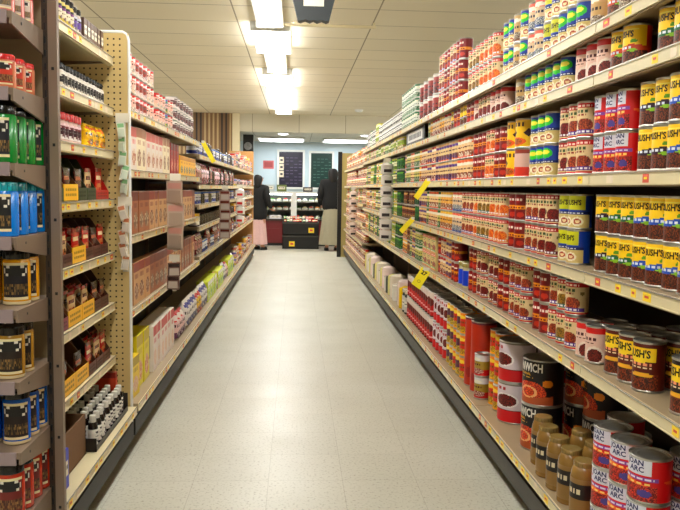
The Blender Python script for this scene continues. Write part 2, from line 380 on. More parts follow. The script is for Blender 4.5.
def bagp(name, cat, desc, w, d, h, front, m=None, nu=18, nv=20, seal=.06):
    mb = MB(); m = m or GLOSS; vs = []
    for j in range(nv + 1):
        v = j / nv
        for i in range(2 * nu):
            t = 2 * math.pi * i / (2 * nu); ca, sa = math.cos(t), math.sin(t)
            bul = max(.06, min(1, (v / .10) if v < .10 else 1) * (1 - max(0, (v - .55) / .45) ** 1.6)) if v < 1 - seal else .05
            x = w / 2 * (1 - .06 * math.sin(math.pi * v) + .015 * math.sin(v * 40 + i)) * math.copysign(abs(sa) ** .6, sa)
            y = -d / 2 * bul * math.copysign(abs(ca) ** .7, ca) + .002 * math.sin(v * 23 + i * 1.7)
            vs.append((x, y, h * v))
    n = 2 * nu; fs = [(j * n + i, j * n + (i + 1) % n, (j + 1) * n + (i + 1) % n, (j + 1) * n + i) for j in range(nv) for i in range(n)]
    U, V = np.meshgrid(((np.arange(n) + .5) / n * 360 + 180) % 360 - 180, (np.arange(nv) + .5) / nv)
    mb.add(vs, fs, None, m, np.clip(front(U * .75, V), 0, 255).reshape(-1, 3))
    mb.add(vs[:n], [tuple(range(n))[::-1]], (180, 170, 150), m); mb.add(vs[-n:], [tuple(range(n))], (180, 170, 150), m)
    return proto(name, cat, desc, w, d, h, mb.mesh(name, True))
def bottlep(name, cat, desc, R, h, body, cap, lab, caph=.2, shoulder=.12, neck=.6, sx=1, sy=1, paint=None, capR=None, foot=None, text=None, rough=GLOSS, laban=180, clear=None):
    """body, a wrapped label and a cap that is a part of its own"""
    hb = h * (1 - caph); mb = MB()
    pr = [(R * .92, 0, foot or body), (R, h * .02, foot or body), (R, h * .07, body), (R, hb - h * shoulder, body), (R * .93, hb - h * shoulder * .5, body), (R * (neck + .06), hb - .002, body), (R * neck, hb, body)]
    mb.lathe(pr, 28, m=rough, sx=sx, sy=sy)
    z0, z1 = h * .10, hb - h * shoulder - h * .02; nu, nv = 36, 14
    if lab is not None or paint is not None:
        ang = np.radians(np.linspace(-laban / 2, laban / 2, nu + 1)); rr = R + .0005
        vs = [(sx * rr * math.sin(t), -sy * rr * math.cos(t), z0 + (z1 - z0) * j / nv) for j in range(nv + 1) for t in ang]
        fs = [(j * (nu + 1) + i, j * (nu + 1) + i + 1, (j + 1) * (nu + 1) + i + 1, (j + 1) * (nu + 1) + i) for j in range(nv) for i in range(nu)]
        U, V = np.meshgrid(((np.arange(nu) + .5) / nu - .5) * laban, (np.arange(nv) + .5) / nv)
        A = paint(U, V) if paint else d_plain(lab)(U, V)
        lm = MB(); lm.add(vs, fs, None, PAPER, np.clip(A, 0, 255).reshape(-1, 3))
        if text: text_cyl(lm, text[0], text[1], 0, z0 + (z1 - z0) * text[2], rr, text[3], bold=.01)
        parts = [('label', lm.mesh('label', True))]
    else: parts = []
    cm = MB(); cr = capR or R * (neck + .14)
    cm.lathe([(cr, hb - .001), (cr, h - .003), (cr * .94, h)], 24, col=cap, m=GLOSS, sx=sx, sy=sy)
    for k in range(16):                                   # grip ribs
        t = 2 * math.pi * k / 16; x, y = sx * cr * math.sin(t), -sy * cr * math.cos(t)
        cm.box(x - .0006, x + .0006, y - .0006, y + .0006, hb, h - .004, tuple(np.array(cap) * .8), GLOSS)
    parts.append(('cap', cm.mesh('cap', True)))
    return proto(name, cat, desc, 2 * R * sx, 2 * R * sy, h, mb.mesh(name, True), parts)

# ------------------------------------------------------------ placing
COUNT = {}
def place(p, x, y, z, rz, where, tier='', parts=True, jit=True, lid=False, group=None, word='such'):
    me = p['me_open'] if (lid and p.get('me_open')) else p['me']
    if jit: rz += random.uniform(-.24, .24) if 'R' in p else random.uniform(-.04, .04)
    o = link(p['name'], me, None, (x, y, z), rz)
    k = (p['desc'], tier, where); COUNT[k] = COUNT.get(k, 0) + 1
    t = (', ' + tier) if tier else ''
    tag(o, '%s%s, %s from near end of %s' % (p['desc'], t, ordn(COUNT[k]), where), p['cat'], group or '%s on the %s' % (p['grp'], where))
    if parts:
        for nm, m in p['parts']: link(nm, m, o)
    if lid and p.get('me_open'): link('lid', p['lid'], o)
    return o
STUFF = {}
def stuff_add(key, p, x, y, z, rz):
    STUFF.setdefault(key, []).append((p['me'], x, y, z, rz))
def stuff_flush(key, name, label, cat):
    L = STUFF.get(key)
    if not L: return
    V = []; Fs = []; C = []; MI = []; mats = []; o = 0
    for me, x, y, z, rz in L:
        n = len(me.vertices); v = np.empty(n * 3); me.vertices.foreach_get('co', v); v = v.reshape(-1, 3)
        c, s_ = math.cos(rz), math.sin(rz); w = np.stack([v[:, 0] * c - v[:, 1] * s_ + x, v[:, 0] * s_ + v[:, 1] * c + y, v[:, 2] + z], 1)
        V.append(w); mm = []
        for m in me.materials:
            if m not in mats: mats.append(m)
            mm.append(mats.index(m))
        for pl in me.polygons: Fs.append([q + o for q in pl.vertices]); MI.append(mm[pl.material_index])
        cc = np.empty(len(me.loops) * 4, np.float32); me.color_attributes['Col'].data.foreach_get('color', cc); C.append(cc); o += n
    nm = bpy.data.meshes.new(name); nm.from_pydata(np.concatenate(V).tolist(), [], Fs)
    for m in mats: nm.materials.append(m)
    nm.polygons.foreach_set('material_index', MI); nm.polygons.foreach_set('use_smooth', [True] * len(Fs))
    nm.color_attributes.new('Col', 'FLOAT_COLOR', 'CORNER').data.foreach_set('color', np.concatenate(C)); nm.update()
    try: nm.set_sharp_from_angle(angle=math.radians(40))
    except Exception: pass
    tag(link(name, nm), label, cat, kind='stuff')

# ============================================================ THE ROOM
ZC = CAM_H + 1.49; YB = 15.5; YW = 18.6; ZL = 2.33
XL, XR, YN = -4.3, 4.3, -2.6
def floor_mat():
    m = bpy.data.materials.new('vinyl_tile'); m.use_nodes = True; nt = m.node_tree; b = nt.nodes['Principled BSDF']; N = nt.nodes.new; K = nt.links.new
    g = N('ShaderNodeNewGeometry'); br = N('ShaderNodeTexBrick'); br.offset = 0; br.squash = 1
    mp = N('ShaderNodeMapping'); mp.inputs['Location'].default_value = (.10, .05, 0); K(g.outputs['Position'], mp.inputs['Vector']); K(mp.outputs[0], br.inputs['Vector'])
    br.inputs['Scale'].default_value = 1; br.inputs['Brick Width'].default_value = .305; br.inputs['Row Height'].default_value = .305; br.inputs['Mortar Size'].default_value = .0011
    br.inputs['Mortar Smooth'].default_value = .3; br.inputs['Bias'].default_value = 0
    br.inputs['Color1'].default_value = L4((190, 187, 172)); br.inputs['Color2'].default_value = L4((195, 192, 177)); br.inputs['Mortar'].default_value = L4((160, 155, 138))
    n1 = N('ShaderNodeTexNoise'); n1.inputs['Scale'].default_value = 90; n1.inputs['Detail'].default_value = 4; K(g.outputs['Position'], n1.inputs['Vector'])
    r1 = N('ShaderNodeValToRGB'); r1.color_ramp.elements[0].position = .30; r1.color_ramp.elements[0].color = (.62, .60, .54, 1); r1.color_ramp.elements[1].position = .46; r1.color_ramp.elements[1].color = (1, 1, 1, 1)
    K(n1.outputs['Fac'], r1.inputs['Fac'])
    n2 = N('ShaderNodeTexNoise'); n2.inputs['Scale'].default_value = 1.3; n2.inputs['Detail'].default_value = 5; K(g.outputs['Position'], n2.inputs['Vector'])
    r2 = N('ShaderNodeValToRGB'); r2.color_ramp.elements[0].position = .3; r2.color_ramp.elements[0].color = (.90, .89, .86, 1); r2.color_ramp.elements[1].position = .65; r2.color_ramp.elements[1].color = (1, 1, 1, 1)
    K(n2.outputs['Fac'], r2.inputs['Fac'])
    a1 = N('ShaderNodeMix'); a1.data_type = 'RGBA'; a1.blend_type = 'MULTIPLY'; a1.inputs['Factor'].default_value = 1; K(br.outputs['Color'], a1.inputs['A']); K(r1.outputs[0], a1.inputs['B'])
    a2 = N('ShaderNodeMix'); a2.data_type = 'RGBA'; a2.blend_type = 'MULTIPLY'; a2.inputs['Factor'].default_value = 1; K(a1.outputs['Result'], a2.inputs['A']); K(r2.outputs[0], a2.inputs['B'])
    K(a2.outputs['Result'], b.inputs['Base Color'])
    n3 = N('ShaderNodeTexNoise'); n3.inputs['Scale'].default_value = 4.5; K(g.outputs['Position'], n3.inputs['Vector'])
    rr = N('ShaderNodeMapRange'); rr.inputs['To Min'].default_value = .30; rr.inputs['To Max'].default_value = .46; b.inputs['Specular IOR Level'].default_value = .3; K(n3.outputs['Fac'], rr.inputs['Value']); K(rr.outputs[0], b.inputs['Roughness'])
    n4 = N('ShaderNodeTexNoise'); n4.inputs['Scale'].default_value = 5; n4.inputs['Detail'].default_value = 3; K(g.outputs['Position'], n4.inputs['Vector'])
    bp = N('ShaderNodeBump'); bp.inputs['Strength'].default_value = .12; bp.inputs['Distance'].default_value = .02; K(n4.outputs['Fac'], bp.inputs['Height']); K(bp.outputs[0], b.inputs['Normal'])
    return m
def ceil_mat(name, c1, c2, x0, y0, w=1.22, l=.61, line=(150, 138, 114)):
    m = bpy.data.materials.new(name); m.use_nodes = True; nt = m.node_tree; b = nt.nodes['Principled BSDF']; N = nt.nodes.new; K = nt.links.new
    g = N('ShaderNodeNewGeometry'); mp = N('ShaderNodeMapping'); mp.inputs['Location'].default_value = (-x0, -y0, 0); K(g.outputs['Position'], mp.inputs['Vector'])
    br = N('ShaderNodeTexBrick'); br.offset = 0; K(mp.outputs[0], br.inputs['Vector']); br.inputs['Scale'].default_value = 1
    br.inputs['Brick Width'].default_value = w; br.inputs['Row Height'].default_value = l; br.inputs['Mortar Size'].default_value = .007; br.inputs['Mortar Smooth'].default_value = .2
    br.inputs['Color1'].default_value = L4(c1); br.inputs['Color2'].default_value = L4(c2); br.inputs['Mortar'].default_value = L4(line)
    n = N('ShaderNodeTexNoise'); n.inputs['Scale'].default_value = 160; K(g.outputs['Position'], n.inputs['Vector'])
    bp = N('ShaderNodeBump'); bp.inputs['Strength'].default_value = .25; bp.inputs['Distance'].default_value = .004; K(n.outputs['Fac'], bp.inputs['Height']); K(bp.outputs[0], b.inputs['Normal'])
    K(br.outputs['Color'], b.inputs['Base Color']); b.inputs['Roughness'].default_value = .8; return m
def slab(name, x0, x1, y0, y1, z0, z1, m):
    mb = MB(); mb.box(x0, x1, y0, y1, z0, z1, m=m); return struct(mb.build(name))
WALLM = mat('wall_paint', (206, 196, 170), rough=.7, noise=.04, nscale=3)
PALEM = mat('pale_blue_wall_paint', (206, 222, 230), rough=.6, noise=.03, nscale=3)
slab('floor', XL, XR, YN, YW, -.1, 0, floor_mat())
slab('ceiling', XL, XR, YN, YB, ZC, ZC + .1, ceil_mat('ceiling_tile', (236, 226, 202), (231, 221, 197), -.543, 6.38 - .0035))
slab('ceiling_rear', XL, XR, YB + .1, YW, ZL, ZL + .1, ceil_mat('rear_ceiling_tile', (214, 210, 196), (208, 204, 190), -.9, YB))
slab('wall_soffit', -1.16, XR, YB, YB + .1, ZL, ZC, ceil_mat('soffit_panel', (205, 198, 176), (200, 192, 170), -.9, 0, .95, 10, (150, 140, 118)))
slab('wall_left', XL - .1, XL, YN, YW, 0, ZC, WALLM); slab('wall_right', XR, XR + .1, YN, YW, 0, ZC, WALLM)
slab('wall_near', XL, XR, YN - .1, YN, 0, ZC, WALLM); slab('wall_back', XL, XR, YW, YW + .1, 0, ZL, PALEM)
PANELM = mat('brown_panel_wall', (122, 92, 60), rough=.6, noise=.12, nscale=4)
wp = MB(); wp.box(XL, -1.3, YB, YB + .1, 0, ZC, m=PANELM)
STRIP = mat('tan_batten', (178, 150, 104), rough=.55)
x = XL + .05
while x < -1.36:
    wp.box(x, x + .035, YB - .012, YB, 0, ZC, m=STRIP if int(x * 100) % 3 else DARKB); x += .085
struct(wp.build('wall_panelled'))
slab('trim_1', -1.3, -1.15, YB - .05, YB + .12, 0, ZC, mat('cream_column', (214, 200, 164), rough=.6))
slab('trim_2', -1.15, -.93, YB + .9, YB + 1.02, 0, ZL, mat('dark_jamb', (46, 44, 42), rough=.6))

# ---- ceiling lamps
LENS = mat('lamp_lens', (250, 250, 247), emis=TUBE)
def ceiling_lamp(x, y0, y1, w, label, lens_w=None, drop=.07, z=ZC, grp='lamps down the aisle ceiling', lm=None, twin=False):
    lm = lm or LENS
    lens_w = lens_w or w * .8; cy = (y0 + y1) / 2; h = (y1 - y0) / 2
    t = empty('ceiling_lamp', (x, cy, z)); tag(t, label, 'ceiling light', grp)
    mb = MB(); mb.box(-w / 2, w / 2, -h, h, -.025, 0, m=WHITE)
    mb.build('housing', t)
    mb = MB(); lw = lens_w / 2
    if twin:
        for q in (-1, 1): mb = MB(); mb.tube([(q * .038, -h + .01, -.052), (q * .038, h - .01, -.052)], .017, 12, m=lm); mb.build('tube', t, True)
    else:
        mb.prism([(-lw, -.026), (-lw, -drop * .8), (-lw * .7, -drop), (lw * .7, -drop), (lw, -drop * .8), (lw, -.026)], 'y', -h + .01, h - .01, m=lm); mb.build('lens', t)
    for s_ in (-1, 1):
        mb = MB(); mb.box(-w / 2, w / 2, s_ * h - .006, s_ * h + .006, -drop - .004, 0, m=WHITE); mb.build('end_cap', t)
AX = -.25
ceiling_lamp(AX, -1.3, 1.1, .26, 'white ceiling lamp behind the camera above the aisle'); ceiling_lamp(AX, 1.9, 4.3, .26, 'white ceiling lamp overhead near the camera')
ceiling_lamp(AX, 4.5, 6.85, .24, 'long ceiling lamp nearest in view, cut by the top edge', .13, twin=True)
ceiling_lamp(AX, 6.95, 8.1, .36, 'ceiling lamp broadened to imitate its glare, beyond the thin ceiling rail', .34, .08)  # made wider than the real fixture, so the bloom is in its shape
ceiling_lamp(AX, 8.2, 9.5, .24, 'narrow ceiling lamp between two broadened to imitate glare', .14)
ceiling_lamp(AX, 9.6, 11.3, .38, 'third ceiling lamp beyond the rail, broadened to imitate its glare', .36, .08)  # bloom shaped into an extra-wide housing and lens here too
ceiling_lamp(AX, 11.5, 14.6, .30, 'farthest ceiling lamp of the row, before the soffit', .28, .08)
for sx, nm in ((-2.75, 'left'), (2.6, 'right')):
    for k, y in enumerate((.5, 4.5, 8.5, 12.5)):
        ceiling_lamp(sx, y, y + 2.4, .26, '%s white ceiling lamp over the next aisle on the %s' % (ordn(k + 1), nm) , grp='lamps over the neighbouring aisles')
# rear room lamps
LENSR = mat('rear_lamp_lens', (244, 250, 252), emis=7.0)
ceiling_lamp(-.35, 16.9, 18.1, 1.1, 'wide bright ceiling lamp left above the deli counter', 1.0, .04, ZL, 'lamps above the deli counter', LENSR)
ceiling_lamp(1.15, 16.9, 18.1, 1.1, 'wide bright ceiling lamp right above the deli counter', 1.0, .04, ZL, 'lamps above the deli counter', LENSR)
for x, y, lb in ((-.28, 15.85, 'small round recessed light left in the rear ceiling'), (1.45, 15.85, 'small round recessed light right in the rear ceiling')):
    t = empty('recessed_light', (x, y, ZL)); tag(t, lb, 'ceiling light')
    mb = MB(); mb.lathe([(.13, -.012), (.13, 0)], 24, m=WHITE); mb.build('ring', t, True)
    mb = MB(); mb.lathe([(.05, -.03), (.10, -.02), (.10, -.0125)], 24, m=LENSR); mb.build('lens', t, True)
mb = MB(); mb.lathe([(.02, -.045), (.06, -.04), (.075, -.012), (.085, 0)], 28, m=WHITE)
o = mb.build('smoke_detector', None, True); o.location = (1.17, 14.3, ZC); tag(o, 'round white smoke detector on the ceiling right of the lamps', 'smoke detector')
# thin rail across the ceiling
t = empty('ceiling_rail', (.18, 6.88, ZC)); tag(t, 'thin cream rail fixed across the ceiling tiles beside the lamps', 'rail')
mb = MB(); mb.box(-.32, .52, -.012, .012, -.05, -.026, m=CREAM); mb.build('rail', t)
for xx in (-.2, .505): mb = MB(); mb.box(xx - .012, xx + .012, -.012, .012, -.026, 0, m=CREAM); mb.build('bracket', t)
# black hanging box cut by the top edge
t = empty('hanging_sign', (.085, 4.2, 2.108)); tag(t, 'black tapered hanging sign with cream panel at the top edge', 'sign')
pts = [(-.085, .0), (-.07, -.006), (-.045, .004), (-.02, -.006), (0, .004), (.02, -.006), (.045, .004), (.07, -.006), (.085, 0), (.125, .16), (.125, .36), (-.125, .36), (-.125, .16)]
mb = MB(); mb.prism(pts, 'y', -.03, .03, m=mat('dark_slate_board', (38, 44, 46), rough=.5)); mb.build('board', t)
mb = MB(); mb.box(-.055, .055, -.034, -.0305, .075, .30, m=mat('cream_card', (240, 232, 206), rough=.5)); mb.build('card', t)
for xx in (-.1, .1): mb = MB(); mb.tube([(xx, 0, .36), (xx, 0, ZC - 2.108)], .003, m=CHROME); mb.build('hanging_wire', t)

# ============================================================ SHELVING
def rail_tags(parent, side, xl, z, y0, y1, dens, seed):
    rs = random.Random(seed); y = y0 + .05
    while y < y1 - .08:
        w = rs.uniform(.035, .055)
        if rs.random() < dens:
            m = rs.choice([TAGY, TAGY, TAGR, TAGW]); s_ = -side
            mb = MB(); xx = xl + s_ * .0035
            mb.box(min(xx, xx + s_ * .0015), max(xx, xx + s_ * .0015), y, y + w, z - .014, z + .012, m=m)
            if m is TAGY:
                mb.box(min(xx + s_ * .0015, xx + s_ * .002), max(xx + s_ * .0015, xx + s_ * .002), y + w * .2, y + w * .8, z - .004, z + .004, m=TAGR)
            mb.build('price_tag', parent)
        y += w + rs.uniform(.02, .09)
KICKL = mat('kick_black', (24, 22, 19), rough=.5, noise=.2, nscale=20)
def shelf_unit(side, y0, y1, heights, lipx, basex, kickx, backx, top, label, dens=.6, lipm=None, upm=None, shm=None, baseh=.2, seed=0, firstpost=True, flare=0):
    s = side; t = empty('shelf_unit', (s * (backx - .2), (y0 + y1) / 2, 0)); ox, oy = t.location.x, t.location.y
    tag(t, label, 'shelving unit', 'shelving along the %s of the aisle' % ('right' if s > 0 else 'left'))
    L = lambda a_, b_: (min(s * a_, s * b_) - ox, max(s * a_, s * b_) - ox)
    def bx(mb, xa, xb, ya, yb, za, zb, m): q = L(xa, xb); mb.box(q[0], q[1], ya - oy, yb - oy, za, zb, m=m)
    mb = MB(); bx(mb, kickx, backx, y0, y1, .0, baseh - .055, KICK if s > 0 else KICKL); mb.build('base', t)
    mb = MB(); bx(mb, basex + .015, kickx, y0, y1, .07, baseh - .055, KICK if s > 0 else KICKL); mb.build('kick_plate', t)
    mb = MB(); bx(mb, backx - .03, backx, y0, y1, baseh - .02, top, DARKB)  # shade behind the stock is put into the panel's colour
    mb.build('back_panel', t)
    mb = MB(); bx(mb, backx - .05, backx - .03, y1 - .03, y1, baseh - .02, top, upm or TAUPE)
    for k in range(int((top - baseh) / .05)):
        bx(mb, backx - .0515, backx - .05, y1 - .018, y1 - .012, baseh + k * .05, baseh + k * .05 + .03, BLACK)
    mb.build('upright', t)
    for i, (z, lx) in enumerate([(baseh, basex)] + [(h, lipx) for h in heights]):
        if isinstance(z, tuple): z, lx = z
        mb = MB(); bx(mb, lx + .004, backx - .05, y0 + .003, y1 - .003, z - .005, z + .015, shm or SHELFM)
        bx(mb, lx + .004, lx + .02, y0 + .003, y1 - .003, z - .022, z - .005, shm or SHELFM)
        sh = mb.build('shelf', t)
        mb = MB(); bx(mb, lx, lx + .004, y0 + .003, y1 - .003, z - .018, z + .016, lipm or CREAM)
        bx(mb, lx - .003, lx, y0 + .003, y1 - .003, z + .012, z + .016, CHROME); bx(mb, lx - .003, lx, y0 + .003, y1 - .003, z - .018, z - .015, lipm or CREAM)
        mb.build('price_rail', sh)
        if i:
            for yb in (y0 + .012, y1 - .016):
                mb = MB(); pts = [(L(lx + .03, 0)[0 if s > 0 else 1] , 0)]
                xa, xb = s * (lx + .03) - ox, s * (backx - .05) - ox
                mb.prism([(xa, z - .005), (xb, z - .005), (xb, z - .030), (xa, z - .012)], 'y', yb - oy, yb - oy + .004, m=upm or TAUPE); mb.build('bracket', sh)
        tl = lx
        # tags live on the front of the rail
        e = MB
        rs = random.Random(seed * 31 + i); y = y0 + .05; dn = dens if y0 < 7 else dens * .7
        while y < y1 - .08:
            w = rs.uniform(.026, .042)
            if rs.random() < (dn if i else min(.95, dn + .3)):
                m = rs.choice([TAGY, TAGY, TAGR, TAGW]); g = MB(); bx(g, lx - .0012, lx - .0002, y, y + w, z - (.013 if i else .016), z + (.008 if i else .013), m)
                if m is not TAGW: bx(g, lx - .0018, lx - .0012, y + w * .25, y + w * .75, z - .005, z + .001, TAGR if m is TAGY else TAGY)
                g.build('price_tag', sh)
            y += w + rs.uniform(.02, .10)
    return t

RX, RB = .84, 1.30
RH = [.682, .956, 1.2395, 1.519, 1.665]
nth = lambda k: ordn(k + 1)
ys = [.90 + 1.22 * k for k in range(11)]
for k in range(10):
    hs = RH if k < 7 else [.50, .76, 1.0, 1.235, 1.50]
    shelf_unit(1, ys[k], ys[k + 1], hs, RX, .83, .90, RB, (1.70 if k < 7 else 1.52),
               ['cream shelving unit stocked with cans, nearest on the right', 'cream right-hand shelving unit, %s from the camera' % nth(k)][k > 0], dens=.62, seed=k)
LXB = -1
yl = [3.37 + 1.22 * k for k in range(9)]
BHs = [.62, .957, 1.255, 1.52]
CHs = [.645, .875, 1.045, 1.20, 1.43]
AH = [1.2 - q * .795 for q in (.965, .665, .385, .095, -.165, -.395, -.665)]
shelf_unit(-1, 2.27, 3.33, AH, .79, .70, .80, 1.17, 1.84,
           'taupe left-hand shelving unit between the near post and pegboard', dens=.6, seed=50, shm=CREAM)
for k in range(8):
    shelf_unit(-1, yl[k], yl[k + 1], BHs if k < 2 else CHs, .735, .70, .80, 1.17, 1.66 if k < 2 else 1.5,
               'cream left-hand shelving unit, %s beyond the pegboard divider' % nth(k), dens=.6, seed=60 + k)

# pegboard divider on the left
t = empty('pegboard_divider', (-.95, 3.35, 0)); tag(t, 'tan pegboard divider with rounded white edge between left shelving units', 'pegboard')
PEG = mat('tan_pegboard', (206, 178, 116), rough=.55, noise=.05, nscale=6)
HOLE = mat('peg_hole', (40, 28, 18), rough=.9)
mb = MB(); xo = -.95; mb.box(-1.19 - xo, -.728 - xo, -.006, .006, .16, 1.85, m=PEG)
z = .20
while z < 1.85:
    x = -1.17
    while x < -.75:
        mb.lathe([(.0042, 0), (.0042, .0006)], 8, m=HOLE) if False else mb.box(x - xo - .0035, x - xo + .0035, -.0068, -.006, z - .0035, z + .0035, m=HOLE); x += .0254
    z += .0254
mb.build('board', t)
mb = MB(); mb.tube([(-.728 - xo, 0, .12), (-.728 - xo, 0, 1.82), (-.735 - xo, 0, 1.845), (-.753 - xo, 0, 1.856), (-1.19 - xo, 0, 1.856)], .0075, 8, m=WHITE); mb.build('edge_trim', t, True)

# end cap on the left, facing the camera
t = empty('end_cap_shelf', (-.885, 1.98, 0)); tag(t, 'taupe end-cap shelving facing the camera at the left edge', 'shelving unit'); ox, oy = -.90, 1.98
mb = MB(); mb.box(-1.25 - ox, -.70 - ox, 2.115 - oy, 2.13 - oy, .1, 2.2, m=mat('tan_end_panel', (168, 148, 112), rough=.6, noise=.05)); mb.build('back_panel', t)
mb = MB(); mb.box(-.6725 - ox, -.649 - ox, 2.06 - oy, 2.08 - oy, 0, 2.25, m=TAUPE)
for k in range(40): mb.box(-.664 - ox, -.657 - ox, 2.0588 - oy, 2.0600 - oy, .1 + k * .10, .104 + k * .10 + .004, m=BLACK) if k % 2 == 0 and k < 21 else None
for k in range(60): mb.box(-.6725 - ox, -.672 - ox, 2.065 - oy, 2.075 - oy, .1 + k * .035, .12 + k * .035, m=BLACK)
mb.build('upright', t)
mb = MB(); mb.box(-.690 - ox, -.6735 - ox, 2.066 - oy, 2.10 - oy, 0, 2.25, m=DARKB)
for k in range(60): mb.box(-.684 - ox, -.679 - ox, 2.0650 - oy, 2.066 - oy, .1 + k * .035, .118 + k * .035, m=BLACK)
mb.build('slotted_strip', t)
EZ = [1.2 - .865, 1.2 - .695, 1.2 - .517, 1.2 - .335, 1.2 - .150, 1.2 + .033, 1.2 + .215, 1.2 + .385, 1.2 + .56]
EZ = [1.2 + .395 - .1775 * k for k in range(8)][::-1] + [1.2 + .395 + .1775]
for z in EZ:
    mb = MB(); mb.box(-1.25 - ox, -.69 - ox, 1.84 - oy, 2.11 - oy, z - .008, z + .008, m=TAUPE)
    mb.box(-1.25 - ox, -.695 - ox, 1.834 - oy, 1.84 - oy, z - .022, z + .010, m=mat('lavender_lip', (150, 132, 134), rough=.4) if z == EZ[0] else bpy.data.materials['lavender_lip'])
    sh = mb.build('shelf', t)
    mb = MB(); mb.prism([(1.84 - oy, z + .008), (2.06 - oy, z + .008), (2.06 - oy, z - .055), (1.89 - oy, z - .030), (1.84 - oy, z - .022)], 'x', -.690 - ox, -.684 - ox, m=TAUPE)
    mb.box(-.6838 - ox, -.6832 - ox, 1.90 - oy, 1.906 - oy, z - .012, z - .006, m=BLACK); mb.build('bracket', sh)
mb = MB(); mb.box(-1.25 - ox, -.69 - ox, 1.84 - oy, 2.06 - oy, 0, .16, m=KICK); mb.build('base', t)

# tall panels closing the far ends
ORP = mat('tan_wood_panel', (196, 144, 84), rough=.5, noise=.1, nscale=5)
for s_, x0, x1, lb in ((-1, .74, 1.17, 'tan wooden panel closing the far end of the left shelving'), (1, .80, 1.30, 'olive-tan panel with black edge closing the far right shelving')):
    t = empty('partition_board', (s_ * (x0 + x1) / 2, 13.18, 0)); tag(t, lb, 'panel')
    mb = MB(); mb.box(-(x1 - x0) / 2, (x1 - x0) / 2, -.02, .02, 0, 1.82, m=ORP if s_ < 0 else mat('olive_panel', (176, 158, 92), rough=.5)); mb.build('board', t)
    if s_ < 0: continue
    mb = MB(); q = -s_ * (x1 - x0) / 2; mb.box(min(q, q - s_ * .07), max(q, q - s_ * .07), -.03, .03, 0, 1.84, m=BLACK); mb.build('edge_post', t)

# ============================================================ RIGHT-HAND STOCK
RN = {0: 'bottom right shelf', 1: 'second right shelf', 2: 'third right shelf', 3: 'fourth right shelf', 4: 'fifth right shelf', 5: 'top right shelf'}
RZ = [.2155] + [h + .0155 for h in RH]
FAR0 = .9 + 1.22 * 7
FZ = [.2155] + [h + .0155 for h in [.50, .76, 1.0, 1.235, 1.50]]
N300 = {'soup can': 0, 'vegetable can': 0, 'can': 0}
def run(shelf, y0, y1, keys, tiers, front=.868, pitch=None, lid=False, miss=0, side=1, z=None, block=3, names=None, rows=1, rowstep=None):
    """packs a stretch of one shelf with facings, near to far"""
    names = names or RN; y = y0; n = 0; left = 0; pick = None; zb = RZ[shelf] if z is None else z
    while True:
        if block >= 3 and y0 > 3.7:
            if left <= 0: pick = random.choice([k_ for k_ in keys if k_ != pick or len(keys) == 1]); left = random.randint(1, 4)
            left -= 1; p = P[pick]
        else: p = P[keys[(n // block) % len(keys)]]
        w = p['w'] + (pitch or .0032)
        if y + w > y1: break
        yc = y + w / 2; y += w; n += 1
        if random.random() < miss: continue
        T = tiers if isinstance(tiers, int) else random.choice(tiers)
        for r in range(rows):
            for k in range(T):
                x = side * (front + p['d'] / 2 + r * (p['d'] + .006) + random.uniform(-.002, .002))
                tw = ('' if T == 1 else ('lower tier', 'upper tier')[k] if T == 2 else ('lowest tier', 'middle tier', 'topmost tier', 'crowning tier')[k])
                if r: tw = 'behind, ' + tw if tw else 'back row'
                rz = -math.pi / 2 * side + (.34 if 'R' in p and side > 0 and p is not P['jr'] else .7 * side if p['parts'] and 'wb_jar' in P and yc > 5.5 else 0)
                far = yc > 6
                if p['cat'] in N300 and N300[p['cat']] >= 298 or yc > 9.4: stuff_add('r' if side > 0 else 'l', p, x, yc, zb + k * p['h'], rz); continue
                if p['cat'] in N300: N300[p['cat']] += 1
                place(p, x, yc, zb + k * (p['h'] + .0002), rz, names[shelf], tw, parts=yc < 6, lid=lid and (k == T - 1) and yc < 5)
def zx(x, X=.87): return X * F_PX / (x - 296)      # where along the aisle a thing seen at column x stands
Yr = lambda x: zx(x, .905)
# fourth shelf
run(3, 1.60, Yr(643), ['yb_blue', 'yb_dark'], 2, block=2)
run(3, Yr(641), Yr(597), ['jr'], 2)
run(3, Yr(596), Yr(560), ['cr_purple', 'cr_maroon'], 2, block=2)
run(3, Yr(560), Yr(534), ['blue'], 2)
YP = Yr(531) + .02
for k in range(2):
    place(P['big_pink'] if k == 0 else P['big_yellow'], .925, YP + .057 + k * .118, RZ[3], -math.pi / 2, RN[3], 'lower tier'); place(P['big_yellow'], .925, YP + .057 + k * .118, RZ[3] + .1162, -math.pi / 2, RN[3], 'upper tier')
run(3, YP + .25, 3.75, ['maroon', 'cr_orange', 'maroon'], 2, block=2)
# third shelf
run(2, 1.60, Yr(622), ['yb_blue', 'yb_blue', 'yb_green'], 2, block=2)
run(2, Yr(622), Yr(601), ['yb_dark'], 2)
run(2, Yr(600), Yr(590), ['jr'], 1); run(2, Yr(590), Yr(565), ['blueb'], 2); run(2, Yr(565), Yr(531), ['cr_maroon', 'cr_purple'], 2, block=2)
run(2, Yr(530), Yr(514), ['maroon'], 2); run(2, Yr(513), Yr(480), ['cr_orange', 'cr_green'], 2, block=3); run(2, Yr(480), 4.2, ['cr_purple', 'salmon'], 2, block=3)
# fifth shelf
run(4, 1.6, Yr(655), ['yb_green'], 1); run(4, Yr(655), Yr(645), ['bb_dark'], 1, front=.94); run(4, Yr(643), Yr(617), ['yb_orange'], 1); run(4, Yr(614), Yr(576), ['redpink'], 1)
run(4, Yr(575), Yr(528), ['blue'], 1); run(4, Yr(527), Yr(518), ['tall_tan'], 1); run(4, Yr(510), Yr(478), ['redpink', 'cr_maroon'], 1); run(4, Yr(478), 4.3, ['maroon', 'yb_red'], 1, block=2)
